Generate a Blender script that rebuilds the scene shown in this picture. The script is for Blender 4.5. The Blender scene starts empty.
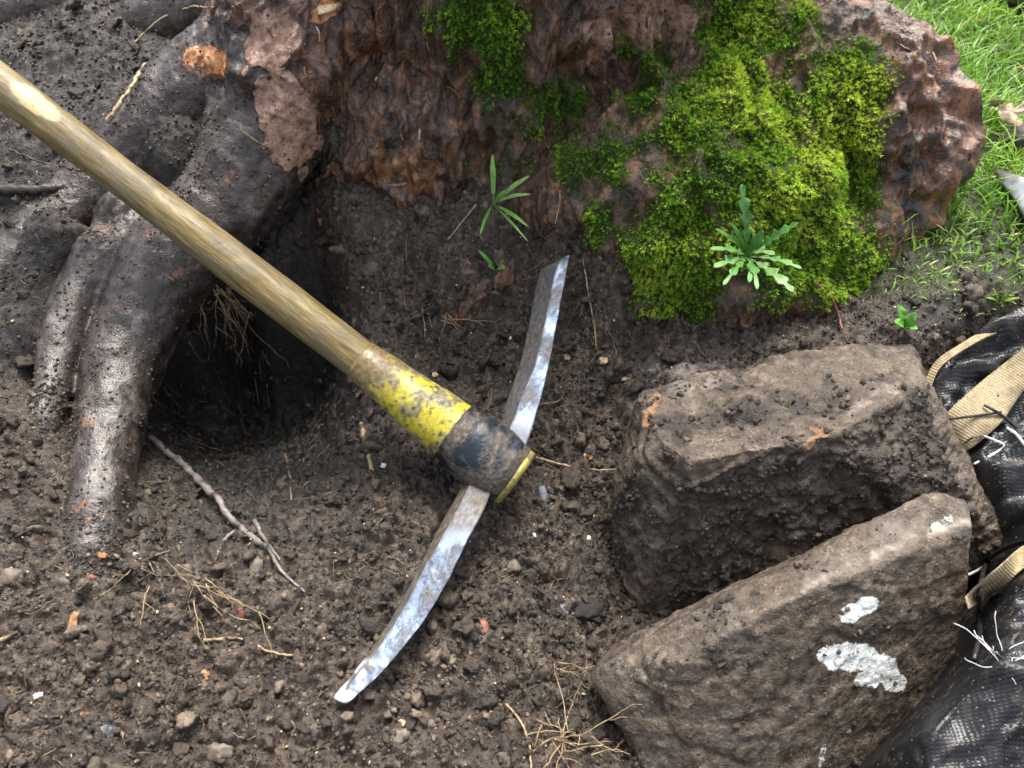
import bpy, bmesh, math, random
import numpy as np
from mathutils import Vector, Matrix

S = bpy.context.scene
R = math.radians
# ------------------------------------------------------------------ camera, world, sun, exposure
FPX, PITCH, CAM = 852.0, R(50), np.array([0.0, -0.611, 0.728])
cd = bpy.data.cameras.new('camera'); cam = bpy.data.objects.new('camera', cd)
S.collection.objects.link(cam); S.camera = cam
cam.location = CAM; cam.rotation_euler = (math.pi/2 - PITCH, 0, 0)
cd.sensor_width = 36; cd.lens = 36*FPX/1024; cd.clip_start = 0.02; cd.clip_end = 200
cd.dof.use_dof = True; cd.dof.focus_distance = 0.84; cd.dof.aperture_fstop = 9.0
SUN_EL, SUN_AZ = R(62), R(10)          # azimuth from +y (behind the stump), positive to the right
W = bpy.data.worlds.new('World'); S.world = W; W.use_nodes = True
wn = W.node_tree
sky = wn.nodes.new('ShaderNodeTexSky'); sky.sky_type = 'NISHITA'; sky.sun_disc = False
sky.sun_elevation = SUN_EL; sky.sun_rotation = SUN_AZ
sky.dust_density = 6.0; sky.air_density = 1.0; sky.ozone_density = .4
bg = wn.nodes['Background']; bg.inputs['Strength'].default_value = 0.12
hsv = wn.nodes.new('ShaderNodeHueSaturation'); hsv.inputs['Saturation'].default_value = 0.45   # a pale overcast sky
wn.links.new(sky.outputs[0], hsv.inputs['Color']); wn.links.new(hsv.outputs[0], bg.inputs['Color'])
sl = bpy.data.lights.new('sun', 'SUN'); sl.energy = 1.5; sl.angle = R(30); sl.color = (1, .945, .85)
so = bpy.data.objects.new('sun', sl); S.collection.objects.link(so)
sdir = Vector((math.sin(SUN_AZ)*math.cos(SUN_EL), math.cos(SUN_AZ)*math.cos(SUN_EL), math.sin(SUN_EL)))
so.rotation_euler = sdir.to_track_quat('Z', 'Y').to_euler(); so.location = (0, 1, 3)
S.view_settings.view_transform = 'Standard'; S.view_settings.look = 'None'
S.view_settings.gamma = 1; S.view_settings.use_curve_mapping = False
S.view_settings.exposure = 1.55

rng = np.random.default_rng(7)
random.seed(7)
# ------------------------------------------------------------------ picking points
FW = np.array([0, math.cos(PITCH), -math.sin(PITCH)]); UP = np.array([0, math.sin(PITCH), math.cos(PITCH)])
RT = np.array([1.0, 0, 0])
def ray(px, py): return FW + RT*((px-512)/FPX) - UP*((py-384)/FPX)
def pz(px, py, z):
    d = ray(px, py); return CAM + d*((z-CAM[2])/d[2])
def project(P):
    q = np.asarray(P) - CAM; dep = q@FW
    dep = np.where(np.abs(dep) < 1e-4, 1e-4, dep)
    return 512 + FPX*(q@RT)/dep, 384 - FPX*(q@UP)/dep
# ------------------------------------------------------------------ noise
def _h(i, j, k, seed):
    n = (i.astype(np.int64)*374761393 + j.astype(np.int64)*668265263 + k.astype(np.int64)*2147483647 + seed*1274126177) & 0xFFFFFFFF
    n = ((n ^ (n >> 13))*1274126177) & 0xFFFFFFFF
    n = ((n ^ (n >> 16))*2246822519) & 0xFFFFFFFF
    return ((n ^ (n >> 15)) & 0xFFFFFF)/float(0xFFFFFF)
def vn(P, scale, seed=0):
    q = np.asarray(P, float)*scale
    if q.shape[1] == 2: q = np.column_stack([q, np.full(len(q), .37)])
    i = np.floor(q); f = q-i; i = i.astype(np.int64); u = f*f*f*(f*(f*6-15)+10)
    r = 0
    for a in (0, 1):
        wa = u[:, 0] if a else 1-u[:, 0]
        for b in (0, 1):
            wb = u[:, 1] if b else 1-u[:, 1]
            for c in (0, 1):
                wc = u[:, 2] if c else 1-u[:, 2]
                r = r + wa*wb*wc*_h(i[:, 0]+a, i[:, 1]+b, i[:, 2]+c, seed)
    return r*2-1
def fbm(P, scale, octv=4, seed=0, gain=.5):
    r, a, t = 0, 1, 0
    for o in range(octv):
        r = r + a*vn(P, scale*2**o, seed+o*17); t += a; a *= gain
    return r/t
def worley(P, scale, seed=0):
    """distance to nearest cell point (0..~1) and the cell's own random number"""
    q = np.asarray(P, float)[:, :2]*scale
    i = np.floor(q).astype(np.int64); f = q-i
    d1 = np.full(len(q), 9.); d2 = np.full(len(q), 9.); cid = np.zeros(len(q)); z = np.zeros(len(q), np.int64)
    for a in (-1, 0, 1):
        for b in (-1, 0, 1):
            ci, cj = i[:, 0]+a, i[:, 1]+b
            ox = _h(ci, cj, z, seed); oy = _h(ci, cj, z+1, seed)
            d = np.hypot(a+ox-f[:, 0], b+oy-f[:, 1])
            m = d < d1
            d2 = np.where(m, d1, np.minimum(d2, d)); cid = np.where(m, _h(ci, cj, z+2, seed), cid); d1 = np.where(m, d, d1)
    return d1, d2, cid
def ss(a, b, x):
    t = np.clip((x-a)/(b-a), 0, 1); return t*t*(3-2*t)
def blob(px, py, cx, cy, rx, ry, ang=0):
    c, s = math.cos(R(ang)), math.sin(R(ang)); dx, dy = px-cx, py-cy
    return np.exp(-(((dx*c+dy*s)/rx)**2 + ((-dx*s+dy*c)/ry)**2))
# ------------------------------------------------------------------ mesh and tag helpers
def nm(name, V, F):
    """fast mesh from arrays; F: list of (n,3)/(n,4) int arrays, or one array"""
    if not isinstance(F, list): F = [F]
    F = [np.asarray(f, np.int32) for f in F if len(f)]
    V = np.asarray(V, np.float32)
    me = bpy.data.meshes.new(name); me.vertices.add(len(V)); me.vertices.foreach_set('co', V.ravel())
    nl = sum(f.size for f in F); nf = sum(len(f) for f in F)
    me.loops.add(nl); me.polygons.add(nf)
    me.loops.foreach_set('vertex_index', np.concatenate([f.ravel() for f in F]))
    tot = np.concatenate([np.full(len(f), f.shape[1], np.int32) for f in F])
    st = np.concatenate([[0], np.cumsum(tot)[:-1]]).astype(np.int32)
    me.polygons.foreach_set('loop_start', st)
    me.update(calc_edges=True); me.validate()
    return me
def attr(me, name, vals):
    a = me.attributes.new(name, 'FLOAT', 'POINT'); a.data.foreach_set('value', np.asarray(vals, np.float32))
def smooth(me, on=True):
    me.polygons.foreach_set('use_smooth', np.full(len(me.polygons), on)); me.update()
def link(name, me, mat, parent=None, sm=True):
    me.name = name
    if parent is not None:
        me.transform(Matrix.Translation(-Vector(parent['base'])))
    if sm: smooth(me)
    o = bpy.data.objects.new(name, me); S.collection.objects.link(o)
    if mat is not None: me.materials.append(mat)
    if parent is not None: o.parent = parent
    return o
def tag(o, label=None, cat=None, group=None, kind=None):
    if label: o['label'] = label
    if cat: o['category'] = cat
    if group: o['group'] = group
    if kind: o['kind'] = kind
    return o
def thing(name, loc, label, cat, group=None):
    o = bpy.data.objects.new(name, None); S.collection.objects.link(o); o.empty_display_size = .02
    loc = [float(v) for v in loc]; o.location = loc
    o['base'] = loc
    return tag(o, label, cat, group)
def verts_of(me):
    a = np.empty(len(me.vertices)*3, np.float32); me.vertices.foreach_get('co', a); return a.reshape(-1, 3).astype(float)
def normals_of(me):
    a = np.empty(len(me.vertices)*3, np.float32); me.vertex_normals.foreach_get('vector', a); return a.reshape(-1, 3).astype(float)
def set_verts(me, V):
    me.vertices.foreach_set('co', np.asarray(V, np.float32).ravel()); me.update()
def tris_of(me):
    me.calc_loop_triangles(); a = np.empty(len(me.loop_triangles)*3, np.int32)
    me.loop_triangles.foreach_get('vertices', a); return a.reshape(-1, 3)
def spline(pts, n):
    """Catmull-Rom through the points, n samples"""
    P = np.asarray(pts, float); P = np.vstack([2*P[0]-P[1], P, 2*P[-1]-P[-2]])
    m = len(P)-3; t = np.linspace(0, m-1e-9, n); i = t.astype(int); f = (t-i)[:, None]
    a, b, c, d = P[i], P[i+1], P[i+2], P[i+3]
    return .5*(2*b + (c-a)*f + (2*a-5*b+4*c-d)*f**2 + (3*b-a-3*c+d)*f**3)
def tube(path, rad, sides=6, cap=True, squash=None, seed=None, lump=0):
    P = np.asarray(path, float); n = len(P); rad = np.broadcast_to(np.asarray(rad, float), (n,))
    T = np.gradient(P, axis=0); T /= np.linalg.norm(T, axis=1)[:, None]+1e-12
    ref = np.array([.31, .2, .93]); V = []
    u = np.cross(T[0], ref); u /= np.linalg.norm(u)+1e-12
    for k in range(n):
        u = u - T[k]*(u@T[k]); u /= np.linalg.norm(u)+1e-12; w = np.cross(T[k], u)
        a = np.arange(sides)*2*math.pi/sides
        V.append(P[k] + rad[k]*(np.cos(a)[:, None]*u + np.sin(a)[:, None]*w))
    V = np.vstack(V)
    if lump:
        C = np.repeat(P, sides, axis=0); V = C + (V-C)*(1+lump*vn(V, .5/max(rad.max(), 1e-4), seed or 3))[:, None]
    k = np.arange(n-1)[:, None]*sides; j = np.arange(sides)[None]; j2 = (j+1) % sides
    Q = np.stack([k+j, k+j2, k+sides+j2, k+sides+j], -1).reshape(-1, 4)
    F = [Q]
    if cap:
        V = np.vstack([V, P[0], P[-1]]); m = n*sides; j = np.arange(sides); j2 = (j+1) % sides
        F.append(np.vstack([np.stack([np.full(sides, m), j2, j], -1), np.stack([np.full(sides, m+1), (n-1)*sides+j, (n-1)*sides+j2], -1)]))
    return V, F
def merge(parts):
    """parts: list of (V, [F...]) -> one (V, F list)"""
    Vs, F3, F4, o = [], [], [], 0
    for V, F in parts:
        Vs.append(V)
        for f in F: (F3 if f.shape[1] == 3 else F4).append(f+o)
        o += len(V)
    F = []
    if F4: F.append(np.vstack(F4))
    if F3: F.append(np.vstack(F3))
    return np.vstack(Vs), F
def ico(sub):
    bm = bmesh.new(); bmesh.ops.create_icosphere(bm, subdivisions=sub, radius=1)
    V = np.array([v.co[:] for v in bm.verts]); F = np.array([[v.index for v in f.verts] for f in bm.faces]); bm.free()
    return V, F
def rotm(n):
    q = rng.normal(size=(n, 4)); q /= np.linalg.norm(q, axis=1)[:, None]; w, x, y, z = q.T
    return np.stack([1-2*(y*y+z*z), 2*(x*y-w*z), 2*(x*z+w*y), 2*(x*y+w*z), 1-2*(x*x+z*z), 2*(y*z-w*x),
                     2*(x*z-w*y), 2*(y*z+w*x), 1-2*(x*x+y*y)], -1).reshape(n, 3, 3)
def lumps(pos, size, sub, nvar=10, rough=.28, flat=(.55, 1)):
    """many irregular crumbs as one pair of arrays"""
    n = len(pos); V0, F0 = ico(sub); var = []
    for k in range(nvar):
        nk = rng.normal(size=(11, 3)); nk /= np.linalg.norm(nk, axis=1)[:, None]; dk = rng.uniform(.5, 1.0, 11)
        rr = np.min(dk/np.maximum(V0@nk.T, .12), axis=1).clip(.4, 1.5)      # an angular chunk cut by random planes
        var.append(V0*(rr*(1+rough*.9*vn(V0+k*7.3, 1.6, 40+k)+rough*.8*vn(V0+k*3.1, 3.6, 70+k)+rough*.5*vn(V0+k*2.1, 7.5, 95+k)))[:, None])
    var = np.array(var)[rng.integers(0, nvar, n)]
    sc = np.column_stack([np.ones(n), rng.uniform(.6, 1, n), rng.uniform(*flat, n)])*np.asarray(size)[:, None]
    V = np.einsum('nij,nkj->nki', rotm(n), var*sc[:, None, :]) + np.asarray(pos)[:, None, :]
    F = F0[None] + (np.arange(n)*len(V0))[:, None, None]
    return V.reshape(-1, 3), F.reshape(-1, 3), len(V0)
def voxel(V, F, size, smooth_n=6):
    me = nm('tmp', V, F); o = bpy.data.objects.new('tmp', me); S.collection.objects.link(o)
    m = o.modifiers.new('r', 'REMESH'); m.mode = 'VOXEL'; m.voxel_size = size
    if smooth_n:
        s = o.modifiers.new('s', 'SMOOTH'); s.factor = .5; s.iterations = smooth_n
    dg = bpy.context.evaluated_depsgraph_get(); r = bpy.data.meshes.new_from_object(o.evaluated_get(dg))
    bpy.data.objects.remove(o); bpy.data.meshes.remove(me)
    return r
# ------------------------------------------------------------------ node helpers
class G:
    def __init__(s, name):
        s.m = bpy.data.materials.new(name); s.m.use_nodes = True; s.t = s.m.node_tree
        s.b = s.t.nodes['Principled BSDF']; s.co = s.n('ShaderNodeTexCoord').outputs['Object']
    def n(s, ty, props=None, **ins):
        x = s.t.nodes.new(ty)
        for k, v in (props or {}).items(): setattr(x, k, v)
        for k, v in ins.items(): s.set(x.inputs[k.replace('_', ' ')], v)
        return x
    def set(s, sock, v):
        if isinstance(v, bpy.types.NodeSocket): s.t.links.new(v, sock)
        else:
            if hasattr(sock.default_value, '__len__') and len(sock.default_value) == 4:
                v = (*v, 1) if hasattr(v, '__len__') and len(v) == 3 else (v, v, v, 1) if not hasattr(v, '__len__') else v
            sock.default_value = v
    def noise(s, scale, detail=4, rough=.55, co=None, dist=0):
        return s.n('ShaderNodeTexNoise', Vector=co or s.co, Scale=scale, Detail=detail, Roughness=rough, Distortion=dist).outputs['Fac']
    def vor(s, scale, co=None, out='Color', feature='F1'):
        return s.n('ShaderNodeTexVoronoi', {'feature': feature}, Vector=co or s.co, Scale=scale).outputs[out]
    def stretch(s, v, co=None):
        return s.n('ShaderNodeMapping', Vector=co or s.co, Scale=v).outputs[0]
    def ma(s, op, a, b=0.0, clamp=False):
        x = s.t.nodes.new('ShaderNodeMath'); x.operation = op; x.use_clamp = clamp; s.set(x.inputs[0], a); s.set(x.inputs[1], b); return x.outputs[0]
    def ramp(s, f, *stops):
        x = s.t.nodes.new('ShaderNodeValToRGB'); s.set(x.inputs[0], f); e = x.color_ramp.elements
        while len(e) < len(stops): e.new(.5)
        for k, (p, c) in enumerate(stops):
            e[k].position = p; e[k].color = (c, c, c, 1) if not hasattr(c, '__len__') else (*c, 1)
        return x.outputs[0]
    def mr(s, f, a, b, c=0.0, d=1.0):
        return s.n('ShaderNodeMapRange', {'interpolation_type': 'SMOOTHSTEP'}, Value=f, From_Min=a, From_Max=b, To_Min=c, To_Max=d).outputs[0]
    def mix(s, f, a, b, blend='MIX'):
        x = s.t.nodes.new('ShaderNodeMix'); x.data_type = 'RGBA'; x.blend_type = blend
        s.set(x.inputs[0], f); s.set(x.inputs[6], a); s.set(x.inputs[7], b); return x.outputs[2]
    def brk(s, name, sc=140, amp=.9, lo=.42, hi=.56):
        n = s.noise(sc, 5, .65); return s.mr(s.ma('ADD', s.at(name), s.ma('MULTIPLY', s.ma('SUBTRACT', n, .5), amp)), lo, hi)
    def at(s, name): return s.n('ShaderNodeAttribute', {'attribute_name': name}).outputs['Fac']
    def bump(s, h, dist, strength=1.0, normal=None):
        x = s.n('ShaderNodeBump', Height=h, Distance=dist, Strength=strength)
        if normal is not None: s.t.links.new(normal, x.inputs['Normal'])
        return x.outputs[0]
    def out(s, col, rough, normal=None, metal=None, spec=None, **kw):
        s.set(s.b.inputs['Base Color'], col); s.set(s.b.inputs['Roughness'], rough)
        if normal is not None: s.set(s.b.inputs['Normal'], normal)
        if metal is not None: s.set(s.b.inputs['Metallic'], metal)
        if spec is not None: s.set(s.b.inputs['Specular IOR Level'], spec)
        for k, v in kw.items(): s.set(s.b.inputs[k.replace('_', ' ')], v)
        return s.m
def plain(name, col, rough=.6, var=.35, sc=300, bump=.0004, spec=.5):
    g = G(name); n = g.noise(sc, 4); n2 = g.noise(sc*.25, 3)
    c = g.mix(g.mr(n, .3, .7), [v*(1-var) for v in col], [min(1, v*(1+var)) for v in col])
    c = g.mix(g.mr(n2, .5, .68), c, (.035, .027, .02))
    return g.out(c, rough, g.bump(n, bump), spec=spec)

# ------------------------------------------------------------------ materials
def soil_mat():
    g = G('soil'); n1, n2, n3 = g.noise(9, 5), g.noise(90, 6, .65), g.noise(520, 4, .6)
    cell = g.vor(240)
    c = g.ramp(n2, (.28, (.012, .009, .0075)), (.44, (.040, .029, .021)), (.58, (.096, .070, .049)), (.76, (.20, .152, .108)))
    c = g.mix(g.mr(n1, .35, .7, 0, .5), c, (.055, .034, .022))
    sp = g.n('ShaderNodeSeparateColor', Color=cell).outputs[0]
    c = g.mix(g.mr(sp, .90, .97, 0, .55), c, (.24, .19, .145))
    c = g.mix(g.mr(sp, .2, .02, 0, .7), c, (.012, .01, .009))
    c = g.mix(g.ma('MULTIPLY', g.at('shade'), .6), c, (.14, .105, .08))
    c = g.mix(g.mr(g.noise(17, 5, .6), .47, .60, 0, .6), c, (.020, .015, .011))
    # wet smooth clay
    cm = g.ramp(g.noise(60, 6, .6), (.32, (.010, .0085, .008)), (.5, (.028, .024, .022)), (.66, (.062, .053, .048)), (.8, (.13, .11, .1)))
    wet = g.brk('wet', 60, .8, .3, .7); c = g.mix(wet, c, cm)
    c = g.mix(g.at('shade_paint'), c, g.mix(g.mr(n2, .4, .7), (.0045, .0038, .0033), (.016, .013, .0105)))  # near-black mix paints the shade of the dug hollow into the soil
    pale = g.brk('pale', 90, .9, .35, .65); c = g.mix(pale, c, g.ramp(n2, (.35, (.12, .10, .09)), (.65, (.36, .31, .27))))
    wood = g.at('wood'); c = g.mix(wood, c, g.ramp(g.noise(130, 4), (.3, (.09, .035, .018)), (.55, (.38, .14, .05)), (.75, (.55, .27, .1))))
    lawn = g.at('lawn'); c = g.mix(lawn, c, g.ramp(n3, (.35, (.012, .013, .006)), (.65, (.05, .06, .018))))
    r = g.ma('SUBTRACT', g.mr(g.noise(110, 4), .38, .60, .28, .75), g.ma('MULTIPLY', wet, -.15))
    nb = g.bump(n3, .0022, .9); nb = g.bump(n2, .004, .7, nb)
    return g.out(c, r, nb, spec=.5, Coat_Weight=g.ma('SUBTRACT', .22, g.ma('MULTIPLY', wet, .12)), Coat_Roughness=.18, Coat_Normal=nb)
SOIL = soil_mat()
def crumb_mat():
    g = G('soil_crumb'); n2, n3 = g.noise(160, 5, .65), g.noise(700, 4, .6)
    s = g.at('shade')
    c = g.ramp(s, (0, (.014, .011, .009)), (.35, (.046, .034, .025)), (.7, (.115, .086, .061)), (.95, (.26, .20, .145)))
    c = g.mix(g.mr(n2, .4, .7, 0, .7), c, (.022, .017, .013))
    return g.out(c, g.mr(n2, .38, .6, .28, .7), g.bump(n3, .002, .9), spec=.55)
CRUMB = crumb_mat()
def bark_mat():
    g = G('bark'); st = g.stretch((1, 1, .42)); f1 = g.noise(42, 8, .66, st, 1.4); f2 = g.noise(140, 6, .62, st, .8); n1 = g.noise(20, 4); n3 = g.noise(420, 4)
    c = g.ramp(f1, (.34, (.010, .006, .004)), (.45, (.045, .021, .012)), (.55, (.125, .056, .028)), (.64, (.27, .125, .06)), (.74, (.42, .26, .165)))
    c = g.mix(g.mr(n1, .52, .64, 0, .75), c, g.ramp(f2, (.38, (.022, .015, .012)), (.5, (.095, .052, .034)), (.62, (.34, .21, .14))))
    c = g.mix(g.mr(f2, .43, .34, 0, .9), c, (.008, .005, .004))
    wood = g.brk('wood', 60, 1.4, .3, .65)
    cw = g.ramp(g.noise(44, 8, .64, g.stretch((1, 1, .38)), 1.6), (.38, (.010, .005, .004)), (.46, (.055, .022, .010)), (.53, (.12, .043, .013)), (.62, (.22, .092, .03)), (.73, (.36, .20, .11)))
    c = g.mix(wood, c, cw)
    pink = g.brk('pink', 55, 1.5, .32, .66); c = g.mix(pink, c, g.ramp(g.noise(85, 7, .68), (.36, (.085, .042, .028)), (.47, (.34, .19, .125)), (.66, (.54, .36, .27))))
    mud = g.brk('mud', 80, 1.1, .3, .6); nm_ = g.noise(55, 7, .62)
    cm = g.ramp(nm_, (.35, (.016, .012, .010)), (.5, (.042, .032, .028)), (.62, (.082, .066, .06)), (.76, (.15, .128, .12)))
    cm = g.mix(g.mr(g.noise(40, 6, .68), .62, .68, 0, .75), cm, (.24, .10, .045))
    c = g.mix(mud, c, cm)
    c = g.mix(g.brk('cut', 120, 1.0, .4, .6), c, g.ramp(g.noise(150, 5, .65, st), (.36, (.2, .055, .014)), (.5, (.56, .21, .05)), (.66, (.72, .42, .18))))
    c = g.mix(g.at('green'), c, (.02, .04, .006))
    r = g.mix(mud, g.mr(f2, .35, .65, .36, .6), g.mr(g.noise(60, 5), .38, .6, .16, .42))
    h = g.ma('ADD', g.ma('MULTIPLY', f2, g.ma('SUBTRACT', 1.0, g.ma('MULTIPLY', g.ma('MAXIMUM', mud, wood), .75))), g.ma('MULTIPLY', g.noise(190, 5, .6), g.ma('SUBTRACT', .45, g.ma('MULTIPLY', mud, .27))))
    nb = g.bump(h, .005, .9); nb = g.bump(n3, .0012, .6, nb)
    return g.out(c, g.ma('ADD', r, g.ma('MULTIPLY', g.at('green'), .5), True), nb, spec=g.ma('SUBTRACT', .6, g.ma('MULTIPLY', g.at('green'), .5)), Coat_Weight=g.ma('MULTIPLY', g.ma('SUBTRACT', .75, g.ma('MULTIPLY', mud, .5)), g.ma('SUBTRACT', 1.0, g.at('green')), True), Coat_Roughness=g.ma('ADD', .12, g.ma('MULTIPLY', mud, .2)), Coat_Normal=nb)
BARK = bark_mat()
def shred_mat():
    g = G('bark_shred'); n = g.noise(300, 5, .65); s = g.at('shade')
    c = g.ramp(s, (0, (.012, .008, .006)), (.3, (.055, .028, .016)), (.5, (.16, .075, .038)), (.68, (.30, .15, .075)), (.85, (.42, .30, .23)), (1, (.60, .48, .40)))
    c = g.mix(g.mr(n, .5, .68, 0, .8), c, (.02, .013, .01))
    return g.out(c, g.mr(n, .35, .65, .18, .5), g.bump(n, .0012, .8), spec=.55)
SHRED = shred_mat()
def moss_mat():
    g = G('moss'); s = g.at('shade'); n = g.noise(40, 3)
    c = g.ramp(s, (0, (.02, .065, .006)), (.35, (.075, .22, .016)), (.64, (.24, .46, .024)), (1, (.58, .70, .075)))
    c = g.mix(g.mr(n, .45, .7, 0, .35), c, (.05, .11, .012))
    m = g.out(c, .6, spec=.35)
    tr = g.n('ShaderNodeBsdfTranslucent', Color=c); mx = g.n('ShaderNodeMixShader', Fac=.3)
    g.t.links.new(g.b.outputs[0], mx.inputs[1]); g.t.links.new(tr.outputs[0], mx.inputs[2])
    g.t.links.new(mx.outputs[0], g.t.nodes['Material Output'].inputs[0]); return m
MOSS = moss_mat()
def leaf_mat(name, stops, rough=.45, fac=.25):
    g = G(name); s = g.at('shade')
    c = g.ramp(s, *stops); c = g.mix(g.mr(g.noise(160, 3), .4, .7, 0, .35), c, [v*.6 for v in stops[0][1]])
    m = g.out(c, rough, spec=.5)
    tr = g.n('ShaderNodeBsdfTranslucent', Color=c); mx = g.n('ShaderNodeMixShader', Fac=fac)
    g.t.links.new(g.b.outputs[0], mx.inputs[1]); g.t.links.new(tr.outputs[0], mx.inputs[2])
    g.t.links.new(mx.outputs[0], g.t.nodes['Material Output'].inputs[0]); return m
GRASS = leaf_mat('grass', ((0, (.075, .21, .014)), (.45, (.22, .44, .04)), (.85, (.44, .60, .10)), (1, (.66, .58, .25))))
DANDY = leaf_mat('dandelion_leaf', ((0, (.06, .19, .035)), (.5, (.13, .32, .075)), (1, (.28, .45, .19))), .35)
WEED = leaf_mat('weed_leaf', ((0, (.07, .24, .03)), (.5, (.15, .40, .06)), (1, (.34, .55, .16))), .35)
def stone_mat():
    g = G('stone'); n1, n2, n3 = g.noise(14, 5), g.noise(85, 6, .65), g.noise(430, 4, .6)
    c = g.ramp(n2, (.3, (.032, .024, .017)), (.46, (.088, .067, .048)), (.6, (.155, .122, .09)), (.76, (.28, .23, .18)))
    c = g.mix(g.mr(n1, .42, .66, 0, .55), c, (.13, .095, .068))
    sp = g.n('ShaderNodeSeparateColor', Color=g.vor(560)).outputs[0]
    c = g.mix(g.ma('MULTIPLY', g.mr(sp, .86, .96, 0, .55), g.mr(g.noise(35, 3), .4, .6)), c, (.33, .28, .23)); c = g.mix(g.mr(sp, .16, .03, 0, .75), c, (.02, .016, .014))
    soil = g.at('soil'); c = g.mix(soil, c, g.ramp(n2, (.3, (.009, .007, .006)), (.52, (.03, .023, .018)), (.75, (.10, .078, .06))))
    c = g.mix(g.brk('orange', 160, 1.3, .5, .7), c, g.ramp(n2, (.35, (.12, .06, .03)), (.65, (.33, .185, .09))))
    c = g.mix(g.at('pale'), c, g.ramp(n2, (.35, (.2, .17, .14)), (.65, (.5, .44, .38))))
    w = g.ma('MULTIPLY', g.mr(g.ma('ADD', g.at('white'), g.ma('ADD', g.ma('MULTIPLY', g.ma('SUBTRACT', g.noise(80, 5, .65), .5), 1.5), g.ma('MULTIPLY', g.ma('SUBTRACT', g.noise(330, 4, .65), .5), 1.3))), .42, .58), g.mr(g.noise(300, 3), .30, .38, .3, 1.0)); hole = g.mr(g.noise(210, 5, .7), .58, .63)
    wm = g.ma('MULTIPLY', w, g.ma('SUBTRACT', 1.0, g.ma('MULTIPLY', hole, .75)))
    c = g.mix(wm, c, (.80, .83, .81))
    nb = g.bump(n3, .0020, .9); nb = g.bump(n2, .0022, .7, nb)
    return g.out(c, g.mr(n2, .35, .65, .42, .8), nb, spec=.45)
STONE = stone_mat()
def handle_mat():
    g = G('handle_wood'); ax = g.at('along'); cx = g.at('around')
    v = g.n('ShaderNodeCombineXYZ', X=g.ma('MULTIPLY', ax, .12), Y=cx, Z=0.0).outputs[0]
    f = g.noise(210, 6, .6, v, .5); m = g.noise(38, 5, .6, g.n('ShaderNodeCombineXYZ', X=g.ma('MULTIPLY', ax, .5), Y=cx, Z=0.0).outputs[0], .8)
    c = g.ramp(f, (.3, (.085, .058, .02)), (.5, (.16, .12, .042)), (.72, (.28, .22, .09)))
    c = g.mix(g.mr(m, .46, .64, 0, .8), c, g.ramp(f, (.3, (.09, .07, .045)), (.7, (.20, .165, .115))))
    c = g.mix(g.mr(g.noise(26, 4), .56, .7, 0, .7), c, (.085, .062, .035))
    c = g.mix(g.at('chip'), c, g.ramp(f, (.3, (.42, .31, .14)), (.7, (.6, .48, .26))))
    c = g.mix(g.mr(g.noise(300, 3), .66, .74, 0, .8), c, (.03, .023, .017))
    return g.out(c, g.mr(m, .35, .65, .36, .6), g.bump(g.noise(160, 5, .6, v), .0012, .8, g.bump(m, .002, .5)), spec=.4)
HANDLE = handle_mat()
def yellow_mat():
    g = G('yellow_paint'); n, n2 = g.noise(55, 6, .62), g.noise(230, 4)
    c = g.mix(g.mr(n2, .3, .7), (.36, .30, .022), (.56, .49, .045))
    c = g.mix(g.mr(n, .44, .60, 0, .9), c, g.ramp(n2, (.3, (.07, .055, .035)), (.7, (.27, .23, .17))))
    c = g.mix(g.mr(g.noise(110, 6, .72), .54, .64, 0, .9), c, (.045, .034, .018)); c = g.mix(g.mr(g.noise(18, 3), .45, .7, 0, .55), c, (.13, .10, .045))
    c = g.mix(g.mr(g.ma('ADD', g.at('fade'), g.ma('MULTIPLY', g.ma('SUBTRACT', g.noise(85, 6, .68), .5), 1.8)), .4, .72), c, g.ramp(n2, (.3, (.09, .065, .025)), (.7, (.24, .18, .08))))
    return g.out(c, g.mr(n, .4, .6, .28, .5), g.bump(n, .0025, .7), spec=.5)
YELLOW = yellow_mat()
def steel_mat(name, mudlo, mudhi, base=(.17, .215, .29)):
    g = G(name); lv = g.stretch((1, .45, 1), g.n('ShaderNodeMapping', Vector=g.co, Rotation=(0, 0, R(28))).outputs[0])
    n, n2 = g.noise(42, 7, .66, lv), g.noise(300, 6, .65, lv); mud = g.mr(n, mudlo, mudhi)
    mud = g.ma('MAXIMUM', mud, g.at('mud'))
    c = g.mix(g.mr(n2, .35, .7), [v*.8 for v in base], base)
    cm = g.ramp(n2, (.3, (.03, .024, .018)), (.5, (.085, .068, .05)), (.75, (.24, .20, .16)))
    c = g.mix(mud, c, cm); c = g.mix(g.at('white'), c, (.75, .76, .78))
    met = g.ma('SUBTRACT', 1.0, g.ma('MAXIMUM', mud, g.at('white')))
    return g.out(c, g.mix(mud, g.mr(n2, .3, .7, .36, .56), .6), g.bump(n2, .0006, .6, g.bump(mud, .0015, .8)), metal=met, spec=.5)
STEEL = steel_mat('worn_steel', .44, .70)
EYE = steel_mat('muddy_black_steel', .42, .60, (.06, .07, .085))
def bag_mat():
    g = G('black_woven_plastic')
    u = g.stretch((1, 1, 1)); w1 = g.n('ShaderNodeTexWave', {'bands_direction': 'X'}, Vector=u, Scale=95.0, Distortion=.15, Detail=1.0).outputs['Fac']
    w2 = g.n('ShaderNodeTexWave', {'bands_direction': 'Y'}, Vector=u, Scale=125.0, Distortion=.15, Detail=1.0).outputs['Fac']
    n = g.noise(60, 5); h = g.ma('MULTIPLY', w1, w2)
    c = g.mix(g.mr(n, .52, .70, 0, .7), (.010, .011, .013), (.055, .047, .04))
    sp = g.n('ShaderNodeSeparateColor', Color=g.vor(800)).outputs[0]
    c = g.mix(g.mr(sp, .985, .992, 0, .8), c, (.3, .26, .2))
    return g.out(c, g.mr(n, .3, .7, .32, .5), g.bump(h, .0006, .6, g.bump(g.noise(45, 5), .003, .6)), spec=.6)
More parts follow.
